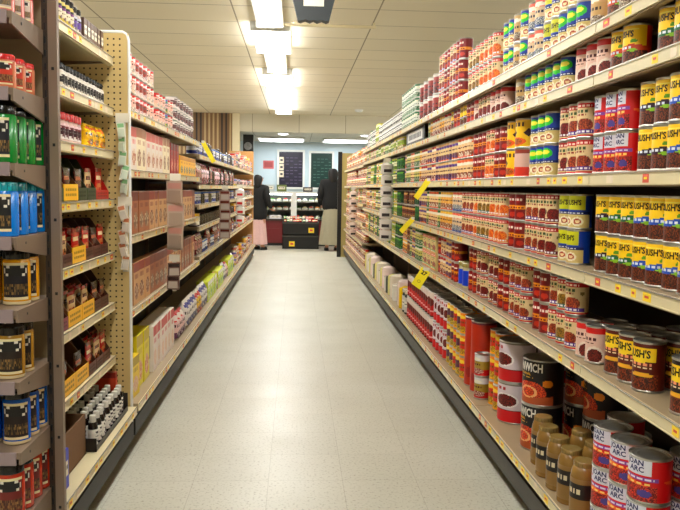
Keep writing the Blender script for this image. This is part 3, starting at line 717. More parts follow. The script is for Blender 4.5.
# top shelf
run(5, 1.6, Yr(605), ['tall_tan', 'yb_orange'], 1, block=2); run(5, Yr(605), Yr(592), ['tall_tan'], 1); run(5, Yr(590), Yr(546), ['blue', 'blueb'], 2, block=3)
run(5, Yr(545), Yr(530), ['salmon'], 2); run(5, Yr(529), Yr(505), ['blue', 'tall_tan', 'blue'], 2, block=1); run(5, Yr(500), Yr(470), ['cr_orange', 'cr_green'], 2, block=4)
run(5, Yr(464), Yr(440), ['maroon', 'cr_purple'], 3, block=2)
# second shelf
run(1, 1.60, 1.70, ['bb_dark'], 1, lid=True, rows=2); run(1, 1.80, 2.11, ['bb'], 1, lid=True, rows=3, pitch=.006)
run(1, 2.115, 2.29, ['redpink'], 1, lid=True, rows=2, pitch=.004)
run(1, 2.295, Yr(562), ['cr_purple', 'cr_green'], 2, lid=True, block=1); run(1, Yr(562), Yr(540), ['maroon'], 2, lid=True); run(1, Yr(540), Yr(520), ['cr_purple', 'cr_orange'], 2, lid=True)
run(1, Yr(520), Yr(495), ['maroon', 'cr_maroon'], 2, block=2, lid=True); run(1, Yr(495), 3.75, ['cr_maroon', 'maroon'], 2, block=2)
P['wb_jar'] = bottlep('preserve_jar', 'jar', 'white jar with blue label and pale lid', .045, .13, (206, 200, 170), (170, 160, 110), None, caph=.16, neck=.9, paint=lambda U, V: np.where((np.abs(U) < 60)[..., None], np.array((30, 80, 190)), full(U, (206, 200, 170))))
run(1, 3.78, 3.97, ['wb_jar'], 1)
# bottom shelf
S0 = RN[0]
for i, (x, y, T, w_) in enumerate([(.888, 1.765, 3, 'front'), (.888, 1.875, 3, 'front'), (.888, 1.985, 3, 'front'), (.962, 2.07, 3, 'front'), (.997, 1.77, 3, 'behind'), (.997, 1.88, 2, 'behind')]):
    for k in range(T): place(P['jrb'], x, y, RZ[0] + k * .1142, -math.pi / 2 + .26, S0, w_ + ', ' + ('lowest tier', 'middle tier', 'topmost tier')[k], lid=k == T - 1)
GLASS = mat('jar_glass', (176, 130, 70), rough=.1, coat=.8)
P['jar'] = bottlep('sauce_jar', 'jar', 'glass jar of tan sauce with dark label', .0400, .176, (150, 122, 74), (150, 130, 86), None, caph=.08, shoulder=.18, neck=.74, capR=.0325, laban=300,
                   paint=lambda U, V: (lambda A: (put(A, (V > .45) & (V < .86), (34, 22, 20)), words(A, U, V, -40, 40, .58, .70, (226, 216, 190)), A)[-1])(full(U, (150, 122, 74))))
jj = [(.884, 2.165), (.884, 2.275), (.885, 2.385), (.887, 2.498), (.905, 2.61), (.985, 2.22), (.985, 2.335), (.985, 2.45)]
for x, y in jj: place(P['jar'], x, y, RZ[0], -math.pi / 2 + .2, S0, 'front row' if x < .92 else 'back row')
for k in range(2):
    place(P['big_sauce'], .960, 2.79, RZ[0] + k * .1762, -math.pi / 2 + .2, S0, ('lower tier', 'upper tier')[k], lid=True)
    place(P['big_chili'], .960, 3.13, RZ[0] + k * .1762, -math.pi / 2, S0, ('lower tier', 'upper tier')[k], lid=True)
    place(P['big_sauce'], 1.13, 2.79, RZ[0] + k * .1762, -math.pi / 2, S0, 'behind, ' + ('lower tier', 'upper tier')[k], lid=True)
    place(P['big_chili'], 1.13, 3.13, RZ[0] + k * .1762, -math.pi / 2, S0, 'behind, ' + ('lower tier', 'upper tier')[k], lid=True)
for y, k in ((2.42, 0), (2.60, 0), (2.60, 1)): place(P['big_sauce'], 1.13, y, RZ[0] + k * .1762, -math.pi / 2, S0, 'behind the jars', lid=True)
run(0, 3.23, 3.42, ['yel_pat'], 3, lid=True, front=.90, rows=2); run(0, 3.43, 3.52, ['wht_small'], 2, lid=True, front=.86)
run(0, 3.53, 3.80, ['orange_tall'], 1, lid=True, front=.868); run(0, 3.80, 4.06, ['yel_pat', 'yel_pur'], 3, lid=True, block=1, rows=2); run(0, 4.06, 4.25, ['yel_pur'], 3, lid=True)
run(0, 4.25, 4.68, ['wht_bean'], 2, lid=True); run(0, 4.70, 5.78, ['rw'], 2, lid=True, rows=2)
# jars, tubs and jugs further along the bottom shelf
P['grey_jar'] = bottlep('storage_jar', 'jar', 'grey jar with cream lid', .055, .19, (96, 96, 90), (226, 216, 190), (210, 206, 196), caph=.14, neck=.85)
P['yel_jug'] = bottlep('mustard_jug', 'jug', 'yellow-capped mustard jug', .06, .21, (222, 190, 40), (240, 220, 60), (236, 232, 210), caph=.12, neck=.4)
P['tub'] = bottlep('plastic_tub', 'tub', 'white plastic tub with red label', .085, .16, (228, 222, 210), (240, 238, 230), None, caph=.12, neck=.95, shoulder=.04, paint=d_plain((190, 60, 50)))
P['jug'] = bottlep('plastic_jug', 'jug', 'white plastic jug with pink label', .07, .25, (232, 214, 206), (240, 236, 228), None, caph=.1, neck=.4, shoulder=.16, paint=d_plain((206, 110, 100)))
run(0, 5.8, 6.1, ['grey_jar'], 1); run(0, 6.1, 6.4, ['yel_jug', 'jug'], 1, block=1); P['jug2'] = bottlep('plastic_jug', 'jug', 'white jug with dark purple cap', .075, .24, (226, 216, 200), (70, 24, 50), None, caph=.1, neck=.4, shoulder=.16, paint=d_soup((240, 230, 220), (150, 60, 60), (226, 190, 180), (90, 40, 60)))
P['jug3'] = bottlep('plastic_jug', 'jug', 'cream jug with green label and yellow cap', .07, .22, (220, 210, 150), (236, 206, 70), None, caph=.1, neck=.45, shoulder=.14, paint=d_soup((226, 220, 200), (120, 160, 60), (206, 90, 60), (240, 230, 120)))
run(0, 6.5, 9.4, ['tub', 'jug2', 'jug3', 'grey_jar', 'tub', 'jug', 'jug3'], 1, block=1, pitch=.02)
# soups, then vegetables, then the indistinct far stretch
run(3, 3.76, 6.1, ['s_org', 's_red', 's_tan', 's_grn', 's_yel', 's_brn', 's_pur'], 2, block=3); run(2, 4.2, 5.3, ['s_org', 's_tan', 's_grn', 's_pur', 's_yel'], 2, block=3); run(2, 5.32, 5.5, ['green_tall'], 2, block=1); run(2, 5.52, 6.2, ['s_brn'], [1, 2], block=1)
P['box_cream'] = boxp('packet_box', 'box', 'cream box with green and red print', .15, .07, .105, d_cream((214, 120, 90), (120, 170, 70), base=(222, 206, 150)), (214, 200, 150))
run(1, 4.0, 4.6, ['s_mar', 's_tan', 's_red'], 2, block=2); run(1, 4.6, 5.2, ['box_cream'], 2); run(1, 5.2, 6.1, ['s_grn', 's_yel', 's_brn', 's_tan'], 2, block=3); run(4, 4.3, 5.08, ['s_red', 's_grn', 's_yel'], 1, block=3)
if 0: P['box_cream'] = boxp('packet_box', 'box', 'tall cream box', .13, .05, .19, d_cream((214, 130, 110), (120, 170, 80)), (226, 214, 190))
P['w_round'] = canp('white round tub with dark lettering', d_soup((236, 236, 236), (226, 226, 222), (206, 200, 190), (60, 60, 60)), R=.05, H=.09, name='round_tub', cat='tub', nu=36, nv=14)
P['grn_wht'] = canp('green and white can', d_soup((60, 130, 90), (222, 226, 216), (60, 140, 96)), R=.045, H=.10, name='drink_can', cat='drink can', nu=36, nv=14)
P['rw_big'] = canp('large brown and white can', d_soup((232, 226, 220), (150, 60, 54), (120, 60, 50), (160, 70, 60)), R=.085, H=.13, name='coffee_can', cat='coffee can', nu=36, nv=14)
run(5, 4.75, 5.5, ['rw_big'], 2); run(5, 5.55, 6.3, ['grn_wht'], 3); run(5, 6.3, 7.8, ['w_round'], 2); run(5, 7.8, 9.4, ['v_yel', 'grn_wht', 'w_round'], 2, block=4)
for sh, ks in ((4, ['v_grn', 'v_yel', 'v_pnk', 'v_lim']), (3, ['v_yel', 'v_tan', 'v_dkg', 'v_lim', 'v_vio']), (2, ['v_tan', 'v_yel', 'v_pnk', 'v_dkg', 'v_vio', 'v_lim']), (1, ['v_tan', 'v_red', 'v_yel', 'v_vio', 'v_dkg'])):
    run(sh, 6.22, 9.4, ks, 1 if sh == 4 else [2, 2, 2, 1], block=4)
for sh in range(6):
    run(sh, FAR0 + .02, 13.0, [['v_pnk', 'v_red'], ['v_red', 'v_pnk'], ['v_tan', 'v_pnk'], ['v_tan', 'v_grn', 'v_pnk'], ['v_pnk', 'v_red'], ['v_pnk', 'v_tan']][sh], [1, 2], block=5, z=FZ[sh])
stuff_flush('r', 'vegetable_can', 'many small cans on the far end of the right shelving', 'cans')

# ============================================================ LEFT-HAND STOCK
LN = {0: 'bottom left shelf', 1: 'second left shelf', 2: 'third left shelf', 3: 'fourth left shelf', 4: 'top left shelf'}
def lrun(lv, y0, y1, keys, tiers=1, front=.755, **k): run(lv, y0, y1, keys, tiers, front=front, side=-1, names=k.pop('names', LN), **k)
LZ = [.2155] + [h + .0155 for h in BHs]; LC = [.2155] + [h + .0155 for h in CHs]
CN = {0: 'far bottom left shelf', 1: 'far second left shelf', 2: 'far third left shelf', 3: 'far fourth left shelf', 4: 'far fifth left shelf', 5: 'far top left shelf'}
AN = {0: 'near bottom left shelf', 1: 'near left second shelf', 2: 'near left third shelf', 3: 'near left fourth shelf', 4: 'near left fifth shelf', 5: 'near left sixth shelf', 6: 'near left seventh shelf', 7: 'near left top shelf'}
AZ = [.2155] + [h + .0155 for h in AH]

# end cap jars, facing the camera
def d_spice(c, lab):
    def f(U, V):
        A = full(U, lab); put(A, (V > .93) | (V < .06), (235, 225, 190)); put(A, ell(U, V, 0, .78, 52, .16), (235, 230, 220)); put(A, ell(U, V, 0, .78, 46, .13), (20, 20, 22)); words(A, U, V, -28, 28, .75, .82, (240, 240, 236))
        words(A, U, V, -50, 50, .54, .60, (235, 232, 225)); beans(A, (V < .46) & (V > .12) & (np.abs(U) < 62), tuple(np.array(lab) * .5), (170, 140, 90), .3); return A
    return f
def jugp(desc, body, lab, cap=(18, 18, 20), h=.135, foot=None):
    return bottlep('seasoning_jar', 'jar', desc, .0345, h, body, cap, None, caph=.15, neck=.86, shoulder=.05, capR=.0325, paint=d_spice(body, lab), laban=112, foot=foot, sx=.98, sy=.92)
ej = [(8, None), (7, ('small pink-capped spice jar', (226, 150, 140), (214, 200, 190), (206, 60, 70), .075)),
      (6, ('red-capped seasoning jar', (206, 140, 110), (190, 70, 40), (196, 60, 60), .08)),
      (5, ('green seasoning jar with black cap', (18, 132, 60), (26, 28, 44), (14, 18, 16), .138)),
      (4, ('blue seasoning jar with dark label', (16, 136, 206), (22, 30, 34), (30, 160, 170), .132)),
      (3, ('yellow seasoning jar with cream foot', (214, 164, 30), (30, 24, 40), (20, 18, 18), .138)),
      (2, ('tan seasoning jar with dark label', (176, 140, 60), (40, 26, 20), (30, 22, 16), .13)),
      (1, ('blue seasoning jar with black cap', (30, 110, 190), (40, 22, 20), (16, 16, 16), .138)),
      (0, ('red seasoning jar with black cap', (186, 74, 50), (120, 40, 34), (18, 16, 16), .14))]
lev = ['bottom', 'second', 'third', 'fourth', 'fifth', 'sixth', 'seventh', 'top', 'upper']
for i, q in ej:
    if not q: continue
    pj = jugp(q[0], q[1], q[2], q[3], q[4], foot=(226, 212, 180) if i in (3, 1, 2) else None)
    st, nd = {7: (0, 3), 6: (0, 3), 5: (0, 4), 4: (0, 4), 3: (.07, 2), 2: (.02, 2), 1: (.05, 3), 0: (0, 4)}[i]
    for c in range(3):
        for d in range(nd):
            place(pj, -.7095 - c * .073, 1.877 + st + d * .0645, EZ[i] + .0085, -.2 if i in (4, 5) and d < 3 else .2, lev[i] + ' end-cap shelf', ('right file', 'middle file', 'left file')[c])

# near unit: extracts, salt, packets in trays
P['spice'] = bottlep('spice_bottle', 'bottle', 'small spice bottle with black cap', .021, .105, (206, 190, 120), (20, 18, 18), (222, 210, 170), caph=.2, neck=.8, paint=d_soup((30, 24, 24), (214, 206, 186), (196, 180, 80), (120, 60, 120)))
P['spice2'] = bottlep('spice_bottle', 'bottle', 'violet-labelled spice bottle with dark cap', .021, .098, (190, 180, 170), (24, 20, 20), None, caph=.2, neck=.8, paint=d_soup((190, 190, 200), (110, 80, 150), (206, 200, 190), (60, 40, 60)))
P['darkbox'] = boxp('seasoning_box', 'box', 'dark brown seasoning box', .045, .09, .09, d_plain((96, 70, 50)), (86, 62, 46))
P['wb'] = bottlep('extract_bottle', 'bottle', 'small white bottle with black cap', .019, .088, (222, 216, 206), (16, 16, 18), None, caph=.24, neck=.6, paint=d_soup((226, 222, 214), (40, 36, 36), (222, 216, 204), (70, 60, 60)))
P['salt'] = bottlep('salt_canister', 'canister', 'slim white salt canister', .024, .125, (230, 220, 214), (90, 60, 60), None, caph=.1, neck=.9, paint=d_soup((226, 214, 210), (60, 40, 44), (226, 206, 196), (110, 50, 60)))
P['pinkcap'] = bottlep('spice_jar', 'jar', 'white spice jar with red cap', .024, .102, (222, 196, 190), (190, 80, 80), None, caph=.24, neck=.92, paint=d_soup((230, 206, 206), (70, 30, 40), (236, 230, 226), (120, 50, 60)))
P['yelbag'] = bagp('seasoning_bag', 'bag', 'yellow seasoning bag', .09, .05, .092, d_soup((236, 206, 30), (222, 180, 30), (230, 196, 40), (206, 120, 40)))
lrun(7, 2.29, 2.95, ['spice', 'spice2', 'spice'], z=AZ[7], names=AN, front=.805, block=3, rows=2); lrun(7, 2.97, 3.30, ['darkbox'], z=AZ[7], names=AN, front=.81)
lrun(6, 2.29, 2.66, ['salt'], z=AZ[6], names=AN, front=.81); lrun(6, 2.67, 3.27, ['wb'], z=AZ[6], names=AN, front=.805, rows=3)
lrun(5, 2.29, 2.62, ['salt'], z=AZ[5], names=AN, front=.805); lrun(5, 2.66, 2.96, ['pinkcap'], z=AZ[5], names=AN, front=.805, rows=2); lrun(5, 2.98, 3.31, ['yelbag'], z=AZ[5], names=AN, front=.805)
CARD = mat('brown_card', (120, 84, 52), rough=.75, noise=.08)
def trayp(desc, w, d, h, fc, sc, fh=.45):
    """an open display carton: low front, high back, sloping sides"""
    mb = MB(); q = .003
    mb.box(-w / 2, w / 2, -d / 2, d / 2, 0, q, sc); mb.box(-w / 2, w / 2, -d / 2, -d / 2 + q, 0, h * fh, fc); mb.box(-w / 2, w / 2, d / 2 - q, d / 2, 0, h, sc)
    for s_ in (-1, 1):
        xx = s_ * w / 2; mb.prism([(-d / 2 + q, 0), (d / 2 - q, 0), (d / 2 - q, h), (0, h), (-d / 2 + q, h * fh)], 'x', min(xx, xx - s_ * q), max(xx, xx - s_ * q), sc)
    for r in range(2):
        for k in range(6): mb.box(-w * .38 + k * w * .13, -w * .38 + k * w * .13 + w * .08, -d / 2 - .0006, -d / 2, h * fh * (.3 + .3 * r), h * fh * (.45 + .3 * r), tuple(np.array(fc) * .72))
    return proto('display_carton', 'carton', desc, w, d, h, mb.mesh('display_carton'))
P['tr_y'] = trayp('open display carton with yellow front', .17, .15, .145, (228, 186, 30), (120, 84, 50), .42)
P['tr_r'] = trayp('open red display carton', .20, .15, .175, (170, 40, 28), (176, 44, 30), .22)
P['tr_g'] = trayp('open dark green display carton', .12, .15, .16, (60, 74, 36), (64, 66, 40), .3)
P['tr_b'] = trayp('open brown display carton', .11, .15, .15, (96, 50, 38), (84, 58, 42), .3)
P['tr_p'] = trayp('open purple-brown display carton', .12, .15, .13, (140, 60, 80), (90, 60, 46), .35)
def pf(c, t, p, q): return lambda U, V: (lambda A: (put(A, V > .86, t), words(A, U, V, -40, 40, .66, .76, q), beans(A, ell(U, V, 0, .32, 46, .2), p, c, .4), A)[-1])(full(U, c))
P['pk_r'] = bagp('seasoning_packet', 'packet', 'red seasoning packet', .085, .012, .125, pf((176, 34, 30), (150, 24, 24), (214, 150, 90), (236, 214, 180)), nu=8, nv=8)
P['pk_w'] = bagp('seasoning_packet', 'packet', 'cream seasoning packet', .085, .012, .12, pf((216, 190, 150), (170, 40, 34), (150, 70, 40), (120, 40, 30)), nu=8, nv=8)
P['pk_d'] = bagp('seasoning_packet', 'packet', 'dark maroon seasoning packet', .08, .012, .115, pf((84, 30, 26), (60, 22, 20), (130, 70, 44), (170, 110, 80)), nu=8, nv=8)
def tray_row(lv, y0, seq):
    y = y0
    for tk, pk, n in seq:
        p = P[tk]; yc = y + p['w'] / 2; xc = -(.803 + p['d'] / 2); y += p['w'] + .004
        if y > 3.335: break
        place(p, xc, yc, AZ[lv], math.pi / 2, AN[lv], jit=False)
        for i in range(n):
            q = P[pk]; o = place(q, xc + .055 - i * .0215, yc + random.uniform(-.006, .006), AZ[lv] + .0035, math.pi / 2, AN[lv]); o.rotation_euler = (random.uniform(-.02, .04), 0, o.rotation_euler.z)
tray_row(4, 2.30, [('tr_b', 'pk_r', 3), ('tr_g', 'pk_d', 3), ('tr_g', 'pk_w', 2), ('tr_y', 'pk_d', 1), ('tr_g', 'pk_d', 1), ('tr_g', 'pk_w', 1), ('tr_r', 'pk_r', 1)])
tray_row(3, 2.40, [('tr_b', 'pk_d', 3), ('tr_p', 'pk_r', 3), ('tr_b', 'pk_w', 2), ('tr_y', 'pk_r', 5), ('tr_b', 'pk_r', 2), ('tr_b', 'pk_d', 2), ('tr_b', 'pk_r', 1), ('tr_b', 'pk_d', 1)])
tray_row(2, 2.33, [('tr_b', 'pk_r', 3), ('tr_p', 'pk_d', 3), ('tr_p', 'pk_r', 3), ('tr_y', 'pk_w', 4), ('tr_y', 'pk_w', 4), ('tr_b', 'pk_d', 1), ('tr_b', 'pk_d', 1), ('tr_b', 'pk_w', 1)])
tray_row(1, 2.36, [('tr_b', 'pk_d', 3), ('tr_p', 'pk_d', 3), ('tr_y', 'pk_d', 2), ('tr_y', 'pk_d', 1), ('tr_b', 'pk_r', 1), ('tr_b', 'pk_w', 3), ('tr_b', 'pk_r', 4), ('tr_b', 'pk_r', 5)])
# bottom: two cartons and a carton of little extract bottles
t = MB(); w, d, h = .20, .26, .15
for bx in ((-w/2, w/2, -d/2, d/2, 0, .004), (-w/2, w/2, -d/2, -d/2 + .004, 0, h), (-w/2, w/2, d/2 - .004, d/2, 0, h), (-w/2, -w/2 + .004, -d/2, d/2, 0, h), (w/2 - .004, w/2, -d/2, d/2, 0, h)): t.box(*bx, m=CARD)
o = t.build('cardboard_box'); o.location = (-.86, 2.60, .216); tag(o, 'open brown cardboard box on the bottom left shelf by the post', 'box')
for k, (y, c, nm) in enumerate(((2.40, (70, 90, 200), 'blue packet standing beside the brown box near the post'), (2.32, (150, 176, 160), 'pale green packet beside the blue one near the post'))):
    pb = boxp('seasoning_packet', 'packet', nm, .05, .12, .13, d_plain(c), c); o = link('seasoning_packet', pb['me'], None, (-.79, y, .216), math.pi / 2); tag(o, nm, 'packet')
t = MB(); w, d, h = .52, .36, .05; tc_ = (44, 36, 32)
for bx in ((-d/2, d/2, -w/2, w/2, 0, .004), (-d/2, -d/2 + .004, -w/2, w/2, 0, .14), (d/2 - .004, d/2, -w/2, w/2, 0, .02), (-d/2, d/2, -w/2, -w/2 + .004, 0, .05), (-d/2, d/2, w/2 - .004, w/2, 0, .08)): t.box(*bx, col=tc_)
o = t.build('display_tray'); o.location = (-.905, 3.005, .216); tag(o, 'dark cardboard tray full of small white bottles, bottom left shelf', 'tray')
P['ext'] = bottlep('extract_bottle', 'bottle', 'little white-capped extract bottle', .0185, .122, (30, 24, 24), (236, 234, 226), None, caph=.2, neck=.6, shoulder=.2, paint=d_soup((244, 242, 236), (236, 232, 226), (244, 240, 234), (70, 60, 64)), laban=340, capR=.012)
for r in range(7):
    for c in range(10):
        if random.random() < .12: continue
        o = place(P['ext'], -.752 - r * .0475 + random.uniform(-.005, .005), 2.79 + c * .0470 + random.uniform(-.004, .004), .2205, math.pi / 2 + random.uniform(-.5, .5), 'tray', '%s row back' % ordn(r + 1))
t = MB(); t.box(-.12, .12, -.015, .015, 0, .165, (140, 50, 34)); t.box(-.1205, .1205, -.0155, .0155, .09, .14, (196, 90, 60))
o = t.build('seasoning_carton'); o.location = (-.90, 3.292, .2165); tag(o, 'red-brown slim carton beyond the little bottles, bottom left shelf', 'carton')

# beyond the pegboard
P['cani'] = canp('cream and red baking canister', d_soup((190, 60, 56), (230, 190, 176), (222, 200, 180), (236, 226, 216)), R=.043, H=.088, name='baking_canister', cat='canister', nu=48, nv=20)
P['cani2'] = canp('pink and brown baking canister', d_soup((206, 110, 110), (150, 70, 54), (230, 206, 196), (236, 220, 220)), R=.043, H=.088, name='baking_canister', cat='canister', nu=48, nv=20)
P['cani3'] = canp('violet and yellow sprinkle jar', d_soup((120, 110, 190), (214, 180, 180), (200, 180, 60), (80, 150, 120)), R=.04, H=.085, name='sprinkle_jar', cat='jar', nu=48, nv=20)
P['tin_w'] = canp('white tin with dark print', d_soup((230, 224, 220), (120, 80, 80), (230, 220, 216), (60, 40, 44)), R=.06, H=.075, name='white_tin', cat='tin', nu=48, nv=20)
lrun(4, 3.40, 4.2, ['cani', 'cani2', 'cani'], 3, block=3, z=LZ[4]); lrun(4, 4.2, 4.8, ['cani3', 'cani'], 2, block=4, z=LZ[4]); lrun(4, 4.8, 5.75, ['tin_w'], 3, z=LZ[4])
cfront = lambda c, t, p: (lambda U, V: (lambda A: (put(A, V > .8, t), words(A, U, V, -40, 40, .6, .72, t), beans(A, ell(U, V, 0, .3, 44, .2), p, (236, 226, 200), .3), A)[-1])(full(U, c)))
P['bx_w'] = boxp('baking_box', 'box', 'tall white and pink baking box', .115, .06, .20, cfront((232, 222, 212), (206, 110, 96), (170, 100, 70)), (226, 206, 190))
P['bx_w2'] = boxp('baking_box', 'box', 'tall cream baking box', .11, .06, .205, cfront((236, 226, 200), (180, 130, 90), (130, 80, 50)), (230, 216, 190))
P['bx_r'] = boxp('baking_box', 'box', 'deep red baking box', .10, .06, .19, cfront((150, 20, 26), (110, 12, 16), (190, 60, 50)), (150, 22, 28))
P['bx_y'] = boxp('yellow_carton', 'box', 'yellow baking box', .12, .06, .13, cfront((232, 190, 30), (196, 140, 20), (110, 80, 40)), (226, 186, 36))
P['bx_b'] = boxp('mix_box', 'box', 'brown mix box with pale picture', .13, .045, .20, cfront((170, 116, 84), (120, 56, 44), (80, 44, 34)), (150, 104, 76))
P['bx_t'] = boxp('mix_box', 'box', 'tan mix box with red print', .13, .045, .20, cfront((214, 180, 140), (150, 70, 56), (120, 60, 40)), (190, 150, 112))
lrun(3, 3.40, 4.6, ['bx_w', 'bx_w2', 'bx_w'], 1, block=2, z=LZ[3]); lrun(3, 4.6, 4.95, ['bx_r'], 1, z=LZ[3]); lrun(3, 4.98, 5.78, ['bx_y'], 1, z=LZ[3])
lrun(2, 3.40, 5.78, ['bx_b', 'bx_t'], 1, block=4, z=LZ[2]); lrun(1, 3.40, 5.78, ['bx_t', 'bx_b'], 1, block=4, z=LZ[1], rows=1)
P['yb1'] = boxp('cereal_box', 'box', 'big yellow box', .15, .08, .26, cfront((222, 210, 40), (196, 176, 20), (200, 130, 90)), (216, 204, 40))
P['yb2'] = boxp('cereal_box', 'box', 'small yellow box', .14, .08, .19, cfront((228, 206, 40), (180, 160, 30), (220, 180, 150)), (224, 200, 40))
P['wb1'] = boxp('flour_box', 'box', 'white box with pink print', .11, .09, .24, cfront((236, 226, 220), (190, 60, 56), (226, 190, 180)), (232, 224, 214))
P['bag_w'] = bagp('flour_bag', 'bag', 'white paper flour bag', .13, .09, .19, d_soup((236, 232, 226), (230, 226, 220), (226, 214, 206), (90, 90, 150)), PAPER)
P['bag_r'] = bagp('sugar_bag', 'bag', 'red and purple sugar bag', .12, .09, .17, d_soup((196, 60, 60), (226, 200, 196), (110, 50, 90), (236, 226, 220)), PAPER)
P['bag_y'] = bagp('flour_bag', 'bag', 'yellow-banded flour bag', .13, .09, .18, d_soup((232, 228, 216), (222, 190, 50), (226, 220, 210), (200, 60, 50)), PAPER)
lrun(0, 3.43, 3.60, ['yb2'], 1, front=.74, z=LZ[0]); lrun(0, 3.60, 3.95, ['yb1'], 1, front=.755, z=LZ[0]); lrun(0, 3.96, 4.75, ['wb1'], 1, front=.745, z=LZ[0])
lrun(0, 4.76, 5.2, ['bag_r'], 1, front=.74, z=LZ[0], rows=2); lrun(0, 5.2, 6.4, ['bag_w', 'bag_w', 'bag_y'], 1, front=.74, z=LZ[0], block=2); P['lime'] = boxp('washing_box', 'box', 'lime green and white box', .18, .10, .17, cfront((190, 206, 50), (240, 240, 230), (90, 160, 60)), (200, 206, 60))
lrun(0, 6.4, 9.2, ['bag_w', 'lime', 'bag_r', 'wb1', 'lime'], 1, front=.74, z=LZ[0], block=3)
P['jar_y'] = bottlep('yellow_jar', 'jar', 'dark jar with yellow lid', .036, .10, (60, 50, 44), (226, 190, 60), (230, 226, 220), caph=.2, neck=.9)
P['jar_w'] = bottlep('syrup_bottle', 'bottle', 'dark syrup bottle with white label', .035, .15, (50, 36, 36), (226, 220, 210), (232, 226, 220), caph=.14, neck=.5)
P['bluetin'] = canp('blue and white tin', d_soup((60, 120, 190), (226, 226, 230), (50, 70, 150)), R=.045, H=.10, name='milk_tin', cat='tin', nu=36, nv=14)
P['purbag'] = bagp('chip_bag', 'bag', 'maroon baking bag', .11, .05, .17, d_soup((130, 40, 50), (196, 150, 140), (100, 40, 50), (236, 220, 200)))
P['pinkbag'] = bagp('marshmallow_bag', 'bag', 'pale pink marshmallow bag', .17, .08, .17, d_soup((232, 190, 196), (236, 206, 210), (226, 180, 186), (190, 60, 70)))
lay = [(5, 1, ['bluetin', 'jar_w', 'jar_y']), (4, 1, ['pinkbag', 'purbag', 'jar_w']), (3, 1, ['jar_y', 'bluetin']), (2, 1, ['jar_y', 'jar_w']), (1, 1, ['purbag', 'bluetin', 'bag_w'])]
def zmax(lv): return LC[lv]
for lv, T, ks in lay:
    g = (LC[lv + 1] - LC[lv] - .045) if lv < 5 else .4
    ks2 = [k for k in ks if P[k]['h'] < g] or ['jar_y']
    run(lv, 5.82, 9.35, ks2, T, front=.755, side=-1, names=CN, z=LC[lv], block=4)
for lv in range(6):
    g = (LC[lv + 1] - LC[lv] - .045) if lv < 5 else .4
    ks2 = [k for k in ['cani3', 'v_pnk', 'cani', 's_yel', 'tin_w'] if P[k]['h'] < g]
    run(lv, 9.45, 13.0, ks2, 1 if g < .2 else [1, 2], front=.755 if lv else .74, side=-1, names=CN, z=LC[lv], block=4)
stuff_flush('l', 'grocery_package', 'many small packages on the far end of the left shelving', 'packages')

# ============================================================ CLIP STRIPS, FLAGS
def strip(x, y, z0, z1, packs, label, plabel, pcol, pw=.05, ph=.09, side=1, round_=False, cat='packet', pname='hanging_packet'):
    t = empty('clip_strip', (x, y, z0)); tag(t, label, 'clip strip'); mb = MB(); mb.box(-.012, .012, -.001, .001, 0, z1 - z0, (226, 222, 212), GLOSS); mb.build('strip', t)
    mb = MB(); mb.box(-.03, .03, -.004, .001, z1 - z0 - .03, z1 - z0 + .01, (232, 228, 216), GLOSS); mb.build('header', t)
    me = None
    for k in range(packs):
        if me is None:
            b = MB()
            if round_:
                b.lathe([(pw * .3, 0), (pw * .5, ph * .1), (pw * .5, ph * .8), (pw * .2, ph * .92), (pw * .1, ph)], 20, col=pcol[0], m=GLOSS, sy=.5)
                b.box(-pw * .3, pw * .3, -pw * .256, -pw * .25, ph * .2, ph * .45, pcol[1])
            else:
                nn = 6; vs = []
                b.prism([(-pw / 2, 0), (pw / 2, 0), (pw / 2, ph), (-pw / 2, ph)], 'y', -.003, .003, pcol[0], GLOSS)
                b.prism([(-pw * .4, ph * .1), (pw * .4, ph * .1), (pw * .36, ph * .6), (-pw * .36, ph * .6)], 'y', -.012, -.003, pcol[1], GLOSS)
                b.box(-pw * .42, pw * .42, -.0036, -.003, ph * .68, ph * .92, pcol[2], GLOSS)
            me = b.mesh(pname, round_)
        zz = z1 - .04 - (k + 1) * (z1 - z0 - .05) / packs
        o = link(pname, me, None, (x + random.uniform(-.004, .004), y - (.014 if not round_ else .016), zz), random.uniform(-.35, .35)); o.rotation_euler.y = random.uniform(-.28, .28) if pw < .05 else 0
        tag(o, '%s, %s from the top' % (plabel, ordn(k + 1)), cat, plabel + 's')
strip(-.752, 3.335, 1.15, 1.50, 5, 'white clip strip hanging on the pegboard edge, upper', 'green and white packet on the upper pegboard strip', ((226, 226, 214), (206, 214, 200), (150, 190, 150)), .032, .07)
strip(-.745, 3.335, .82, 1.14, 5, 'white clip strip hanging on the pegboard edge, lower', 'orange and white packet on the lower pegboard strip', ((230, 222, 206), (214, 206, 196), (206, 150, 120)), .032, .07)
strip(-.68, 4.30, .83, 1.26, 3, 'clip strip of greyish tool packs on the left shelving', 'greyish clear tool pack on the left strip', ((190, 174, 160), (176, 160, 146), (200, 160, 150)), .095, .135)
strip(-.69, 4.32, .60, .80, 2, 'short clip strip of chrome scoops above the boxes', 'small chrome gadget pack on the low left strip', ((120, 96, 88), (190, 180, 170), (60, 40, 40)), .07, .08)
strip(-.672, 7.2, .70, 1.20, 5, 'long clip strip of grey pouches on the far left shelving', 'grey mesh pouch on the far left strip', ((170, 150, 144), (190, 180, 174), (100, 50, 46)), .10, .095)
strip(-.675, 9.2, .75, 1.22, 4, 'clip strip of white packs near the left shelving end', 'white round pack on the farthest left strip', ((232, 228, 222), (190, 60, 60)), .11, .11, round_=True)
strip(.778, 6.45, .75, 1.46, 7, 'clip strip of white round packs on the right shelving', 'white round pack on the near right strip', ((228, 222, 216), (70, 60, 60)), .11, .105, round_=True, pname='hanging_pack', cat='pack')
strip(.775, 10.2, .55, 1.22, 6, 'clip strip of pale packs near the right shelving end', 'pale round pack on the far right strip', ((222, 206, 198), (60, 60, 60)), .11, .098, round_=True, pname='hanging_pack', cat='pack')
